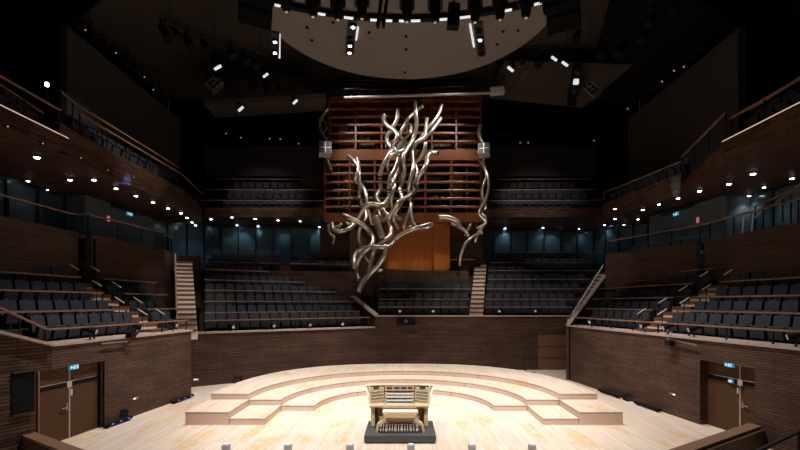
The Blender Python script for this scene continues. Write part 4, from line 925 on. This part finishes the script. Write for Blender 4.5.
# slots of lamps let into the reflector
def slot(px,lamps,strip,label,zc=ZC,wire=False):
    P=[atz(px+d,py,zc-.06) for d,py,l in lamps]; a=atz(px+lamps[0][0],lamps[0][1]-7,zc-.05); b=atz(px+lamps[-1][0],lamps[-1][1]+3,zc-.05)
    t=thing('lamp_slot',(a+b)/2,label,'ceiling lamp'); MB().bar(a,b,.42,.10).build('tray','dark_grey',t)
    for p,(d,py,l) in zip(P,lamps):
        MB().lathe([(.17,-.16),(.17,0)],16,p+Vector((0,0,-.0))).build('ring','black_metal',t)
        MB().lathe([(.085,-.175),(.085,-.155)],14,p).build('lens','lamp_on' if l else 'black',t)
    c=[atz(px+strip[0],strip[1],zc-.07),atz(px+strip[0]-strip[3],strip[2],zc-.07)]; MB().bar(c[0],c[1],.09,.05).build('side_reflector','lamp_soft',t)  # strip glows by itself, painting the lamplight on the reflector
    if wire: 
        for q in (a,b): MB().cyl(q,(q.x,q.y,21.6),.02,6).build('cable','black_metal',t)
    return t
slot(352,[(1,24,1),(-1.5,37,0),(-2,43,1),(-2.5,50,1)],(6,27,40,2),'slot of lit lamps in the left half of the sound reflector')
slot(478,[(0,29,0),(2,37,1),(3,45,0),(3.5,52,0)],(-8,24,47,-4),'slot of lamps with one lit in the right half of the reflector')
slot(275,[(0,39,1),(0,50,1)],(4.5,34,58,0),'hanging bar of two lit lamps left of the sound reflector',ZC,True)
# trusses
def truss(a,b,label,w=.34,n=12,nm='lighting_truss',top=21.6):
    a=Vector(a);b=Vector(b); d=(b-a).normalized(); x=d.cross(Vector((0,0,1))).normalized(); z=x.cross(d)
    t=thing(nm,a,label,'truss'); C=[x*w/2+z*w/2,x*-w/2+z*w/2,x*-w/2-z*w/2,x*w/2-z*w/2]
    for c in C: MB().cyl(a+c,b+c,.028,6).build('chord','black_metal',t)
    m=MB(); L=(b-a).length
    for i in range(n):
        p=a+d*L*i/n; q=a+d*L*(i+1)/n
        for k in range(4):
            c0,c1=C[k],C[(k+1)%4]; m.bar(p+c0,q+c1,.02,.02)
    m.build('lacing','black_metal',t)
    for k in (.08,.92):
        p=a.lerp(b,k); MB().cyl(p,(p.x,p.y,top),.02,6).build('cable','black_metal',t)
    return t
truss(at(160,20,23),at(268,61,27),'black lighting truss sloping across the upper left ceiling'); truss(at(208,72,30),at(318,82,30),'black lighting truss behind the left ceiling truss')
truss(at(600,52,26),at(660,-8,21),'black lighting truss rising across the upper right ceiling'); truss(at(498,48,27),at(572,56,27),'black lighting truss right of the sound reflector')
truss(at(414,86,31),at(505,82,31),'lattice truss behind the reflector above the right half of the organ',.6,20); truss(at(326,86,31),at(408,88,31),'lattice truss behind the reflector above the left half of the organ',.6,18)
a=at(344,97.6,31.2); b=at(494,93,31.2); t=thing('pale_beam',a,'long thin pale beam hung just above the organ','beam'); MB().bar(a,b,.22,.10).build('tube','beam_white',t)
for k in (.05,.95): p=a.lerp(b,k); MB().cyl(p,(p.x,p.y,21.6),.018,6).build('cable','black_metal',t)
p=at(497,91,31.2); t=thing('white_lamp_box',p,'white box at the right end of the pale beam','lamp'); MB().box(p,(.95,.4,.5),Matrix.Rotation(-.1,3,'Y')).build('housing','white_sheet',t,bevel=.03); MB().cyl(p,(p.x,p.y,21.6),.018,6).build('cable','black_metal',t)
t=thing('black_border',at(404,94,31.9),'black fabric border hung above the pale organ beam','border'); a=at(330,92,32.2); b=at(500,90,32.2); MB().box(((a.x+b.x)/2,32.2,a.z+.0),(b.x-a.x,.12,.5)).build('cloth','ceil_black',t); MB().cyl((0,32.2,a.z+.2),(0,32.2,21.6),.02,6).build('cable','black_metal',t)
# lanterns: (px, py, depth, size, aim px, aim depth px, lit)
stage=(0,18,0)
def rig(lst,where,grp,lens_unlit='black'):
    for i,(px,py,Y,s_,lit) in enumerate(lst):
        p=at(px,py,Y); lantern(p,stage,s_,f'{"lit" if lit else "dark"} stage spotlight {where}, {ORD[i]} from left',grp,lit=False,lens={1:'lamp_soft',2:'lens_glow_warm',0:lens_unlit}[lit])  # glow on the bright lenses is a painted glint
        if p.z<20: MB().cyl(p+Vector((0,0,.4*s_)),(p.x,p.y,p.z+.9),.015,5).build('safety_cable','black_metal',[o for o in COL.objects if o.get('label','').startswith(f'{"lit" if lit else "dark"} stage spotlight {where}, {ORD[i]}')][0])
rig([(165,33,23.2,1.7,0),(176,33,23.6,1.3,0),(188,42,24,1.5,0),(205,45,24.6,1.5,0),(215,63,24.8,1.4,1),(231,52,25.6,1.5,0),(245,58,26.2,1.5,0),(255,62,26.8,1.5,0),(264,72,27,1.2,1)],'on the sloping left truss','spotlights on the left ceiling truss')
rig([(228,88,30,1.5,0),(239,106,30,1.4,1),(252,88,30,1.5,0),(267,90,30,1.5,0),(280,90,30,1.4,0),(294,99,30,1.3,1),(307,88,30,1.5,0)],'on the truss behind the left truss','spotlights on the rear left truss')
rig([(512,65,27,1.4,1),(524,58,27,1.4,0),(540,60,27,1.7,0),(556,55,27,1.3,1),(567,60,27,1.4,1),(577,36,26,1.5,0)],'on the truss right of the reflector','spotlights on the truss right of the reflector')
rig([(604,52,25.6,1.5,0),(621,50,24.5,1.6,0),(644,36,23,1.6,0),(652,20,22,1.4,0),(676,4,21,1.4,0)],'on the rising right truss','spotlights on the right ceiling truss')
sp=lambda k: (83+70*k,27+61*k,25.5+7*k)
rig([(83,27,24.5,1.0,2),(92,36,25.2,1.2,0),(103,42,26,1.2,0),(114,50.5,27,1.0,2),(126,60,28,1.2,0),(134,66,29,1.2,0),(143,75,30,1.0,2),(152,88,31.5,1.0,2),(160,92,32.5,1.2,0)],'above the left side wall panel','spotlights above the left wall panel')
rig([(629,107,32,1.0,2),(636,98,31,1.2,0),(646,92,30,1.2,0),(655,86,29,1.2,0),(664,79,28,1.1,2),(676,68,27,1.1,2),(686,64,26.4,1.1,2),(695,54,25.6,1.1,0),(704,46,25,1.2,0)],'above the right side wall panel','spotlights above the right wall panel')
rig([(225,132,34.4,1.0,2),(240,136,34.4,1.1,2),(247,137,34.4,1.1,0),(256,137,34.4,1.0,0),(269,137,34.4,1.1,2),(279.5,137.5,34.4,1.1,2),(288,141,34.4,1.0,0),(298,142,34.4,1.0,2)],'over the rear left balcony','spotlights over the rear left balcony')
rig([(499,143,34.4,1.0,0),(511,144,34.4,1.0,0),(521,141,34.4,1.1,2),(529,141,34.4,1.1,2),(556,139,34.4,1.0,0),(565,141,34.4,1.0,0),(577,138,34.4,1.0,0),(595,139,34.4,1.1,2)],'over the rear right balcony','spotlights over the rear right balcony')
def boom(a,b,label):
    a=Vector(a);b=Vector(b); t=thing('lighting_bar',a,label,'lighting bar'); MB().cyl(a,b,.05,8).build('pipe','black_metal',t)
    for k in (.1,.5,.9): p=a.lerp(b,k); MB().cyl(p,(p.x,p.y,21.6),.02,6).build('hanger','black_metal',t)
boom(at(78,18,24.3),at(165,92,33),'black lighting bar above the left wall panel'); boom(at(710,36,24.6),at(622,106,32.6),'black lighting bar above the right wall panel')
boom(at(215,126,34.4),at(322,134,34.4),'black lighting bar over the rear left balcony'); boom(at(486,136,34.4),at(600,131,34.4),'black lighting bar over the rear right balcony')
# vertical strip of lamps on the right ceiling panel
a=at(578,62,30); b=at(571,106,31.3); t=thing('lamp_ladder',a,'dark ladder of lamps hanging on the right ceiling panel','lamp ladder'); MB().bar(a,b,.5,.3,(0,1,0)).build('frame','black',t)
for k,l in ((.25,0),(.48,1),(.72,0)): p=a.lerp(b,k)-Vector((0,.25,0)); MB().box(p,(.32,.2,.3)).build('lamp','lamp_soft' if l else 'dark_grey',t)
# ---- downlights; some small ones are glass reflections built as glowing discs
def downlight(px,py,z,label,grp,s_=1,mt='lamp_on'):
    p=atz(px,py,z); t=thing('downlight',p,label,'downlight',grp)
    MB().lathe([(.13*s_,-.02),(.13*s_,.015)],14,p).build('rim','dark_grey',t)
    MB().lathe([(.075*s_,-.05),(.085*s_,-.015)],12,p).build('lens',mt,t); return p
DL=[]
for i,(x,y) in enumerate([(37,157),(70,179.5),(94,179.5),(116,188),(136,195.5),(153,202),(168,208),(181,213),(187,217.5),(192,222),(195.5,225)]): DL.append(downlight(x,y,9.9,f'bright downlight under the left balcony, {ORD[i]} from left','downlights under the left balcony',1 if i else 1.2))
for i,(x,y) in enumerate([(28,180.5),(47,189.5)]): downlight(x,y,9.88,f'smaller glowing dot by the left foyer glass, {ORD[i]} from left','downlights under the left balcony',.8)
for i,(x,y) in enumerate([(211,219),(232,217),(255,218.5),(278,220),(300,221)]): DL.append(downlight(x,y,10.4,f'bright downlight in the front line under the rear left balcony, {ORD[i]} from left','downlights under the rear left balcony'))
for i,(x,y) in enumerate([(212,228.5),(237,225),(241,229),(258,226),(279,227),(319.5,226.6)]): DL.append(downlight(x,y,10.39,f'downlight in the deeper line under the rear left balcony, {ORD[i]} from left','downlights under the rear left balcony',.9))
for i,(x,y) in enumerate([(505,228),(543,227.5),(560,230),(579,229),(598.5,228.5),(604.5,224.8),(618,228)]): DL.append(downlight(x,y,10.39,f'downlight under the rear right balcony, {ORD[i]} from left','downlights under the rear right balcony',.95))
for i,(x,y) in enumerate([(615,208.5),(615,218.6),(624,224.5),(638,219),(642.7,209.5),(659,204),(678,198),(699.5,190.6),(729,183.6),(753,173.5),(749,195.4),(764,187),(792,178)]): DL.append(downlight(x,y,9.79 if x<690 else 9.69,f'downlight under the right balcony, {ORD[i]} from left','downlights under the right balcony',(1,.9,.8,.9,1,.8,1,1.05,1.1,1.2,.8,.8,.9)[i]))
# tiny pin lights on fascias
pins=[]
for i,(px,py) in enumerate([(8,126.5),(43,143.5),(81,158),(108,170),(134,177.5)]):
    p=at(px,py,0.0001); d=at(px,py,1)-Vector((0,0,H)); k=-12.44/d.x if px<70 else -12.93/d.x; k=min(k,40); q=Vector((0,0,H))+d*k
    t=thing('pin_light',q,f'tiny pin light on the left balcony fascia, {ORD[i]} from left','light','pin lights on the left fascia'); MB().cyl(q,q+Vector((-.06,0,0)),.018,8).build('lens','lamp_soft',t); MB().cyl(q+Vector((-.01,0,0)),q+Vector((-.08,0,0)),.05,8).build('rim','black_metal',t)
p=at(47,84.5,17.9); t=thing('wall_lamp',(p.x,p.y,p.z),'very bright lamp on a post at the near left balcony','lamp'); MB().lathe([(.05,-.07),(.085,.0),(.05,.07)],14,p).build('globe','lamp_on',t,smooth=True); MB().cyl((p.x,p.y,10.2),(p.x,p.y,p.z-.1),.05,8).build('post','black_metal',t)
# ================================================================== LIGHT
def light(kind,loc,energy,col,size=.3,aim=None,angle=60,blend=.5,nm='light'):
    l=bpy.data.lights.new(nm,kind); l.energy=energy; l.color=col
    o=bpy.data.objects.new(nm,l); COL.objects.link(o); o.location=loc
    if kind=='SPOT': l.spot_size=math.radians(angle); l.spot_blend=blend; l.shadow_soft_size=size
    elif kind=='POINT': l.shadow_soft_size=size
    elif kind=='AREA': l.size=size; l.spread=math.radians(angle)
    if aim is not None: o.rotation_euler=(Vector(aim)-Vector(loc)).to_track_quat('-Z','Y').to_euler()
    return o
for x,y,tx,ty,e in ((-4.6,15.5,-7.2,16.3,7600),(0,14.6,0,16.2,3300),(4.6,15.5,7.2,16.3,7600),(-3.8,23,-5.5,21.5,5600),(0,24.2,0,23.2,4300),(3.8,23,5.5,21.5,5600)):
    light('SPOT',(x,y,16.8),e*1.12,(1.0,.965,.935),.35,(tx,ty,0),64,.85,'stage_lamp_light')
for x in (-6,6): light('SPOT',(x,3.5,15.5),6300,(1.0,.955,.905),.35,(x*.12,17.2,0),46,.8,'front_of_house_light')
# organ washes from the trusses; added fill spots for seats, stairs and balconies
light('SPOT',(-4.5,28.6,19.6),1750,(1,.965,.9),.25,(-1.2,32.2,13.2),75,.6,'organ_wash'); light('SPOT',(4.5,28.6,19.6),1750,(1,.965,.9),.25,(1.6,32.2,13.2),75,.6,'organ_wash')
o=light('AREA',(1.0,33.3,6.75),10,(1,.62,.28),1,(1.0,34.6,9.6),150,nm='niche_uplight'); o.data.shape='RECTANGLE'; o.data.size=4.5; o.data.size_y=.3
light('SPOT',(-4.5,23.5,16.8),3300,(1,.965,.94),.4,(-7.0,28.2,3.6),44,.8,'added_seat_wash'); light('SPOT',(5,23.5,16.8),3300,(1,.965,.94),.4,(6.0,30.6,4),46,.8,'added_seat_wash')
light('SPOT',(-5.5,19,16.8),720,(1,.965,.95),.4,(-11.8,17.5,3.5),38,.9,'added_seat_wash'); light('SPOT',(5.5,19,16.8),720,(1,.965,.95),.4,(12.0,18.5,3.5),38,.9,'added_seat_wash')
light('SPOT',(-6,21.5,16.8),2400,(1,.95,.88),.2,(-14.0,27.6,6.6),11,.7,'added_stair_wash'); light('SPOT',(-5,12.5,16.0),5200,(1,.95,.88),.2,(-12.1,25.3,4.8),17,.7,'added_stair_wash'); light('SPOT',(3,17,16.6),1300,(1,.93,.84),.2,(5.3,32.2,5.2),13,.7,'added_stair_wash'); light("SPOT",(2.5,14,16.4),2300,(1,.95,.88),.2,(12.5,30.2,4.8),18,.7,'added_stair_wash')
light('SPOT',(-6,18.5,16.8),650,(1,.95,.88),.2,(-12.6,19.4,4),11,.7,'added_stair_wash'); light('SPOT',(6,18.5,16.8),650,(1,.95,.88),.2,(12.4,20,4),11,.7,'added_stair_wash')
light('SPOT',(-4.5,25.5,16.6),2200,(1,.98,1),.3,(-10.2,33.6,12),34,.8,'added_balcony_wash'); light('SPOT',(4.5,25.5,16.6),2200,(1,.98,1),.3,(9.6,33.6,12),34,.8,'added_balcony_wash')
light('SPOT',(-5.5,20,16.2),1700,(1,.97,.97),.3,(-13.6,22.5,12.4),40,.8,'added_balcony_wash'); light('SPOT',(5.5,20,16.2),450,(1,.97,.97),.3,(14,25,11.9),34,.8,'added_balcony_wash')
for i,p in enumerate(DL):
    light('SPOT',p-Vector((0,0,.12)),26,(.80,.93,1.0),.08,p-Vector((0,0,3)),110,.6,'downlight_light')
for x,y,z in ((-9.5,35.8,10.2),(-7.0,35.9,10.2),(8.3,36.75,10.2),(12.0,36.75,10.2),(14.4,36.75,10.2),(-12.6,35.7,10.2)): light('SPOT',(x,y,z),26,(.62,.88,1),.1,(x,y+.35,7.0),110,.9,'foyer_light')
light('SPOT',(-12.0,21.2,9.0),600,(.08,.2,1.0),.05,(-13.2,21.5,10.1),26,.6,'added_blue_spot'); light('SPOT',(12.6,23.0,9.0),130,(.3,.9,1.0),.05,(13.9,23.4,10.2),24,.6,'added_teal_spot')  # added spots that throw the blue and teal patches onto the fascias
w=bpy.data.worlds.new('world'); sc.world=w; w.use_nodes=True; w.node_tree.nodes['Background'].inputs[0].default_value=(.55,.6,.7,1); w.node_tree.nodes['Background'].inputs[1].default_value=.012
vs=sc.view_settings; vs.view_transform='Standard'; vs.look='None'; vs.gamma=1; vs.use_curve_mapping=False; vs.exposure=0
sc.cycles.use_denoising=True; sc.cycles.max_bounces=8; sc.cycles.sample_clamp_indirect=4; sc.cycles.sample_clamp_direct=0
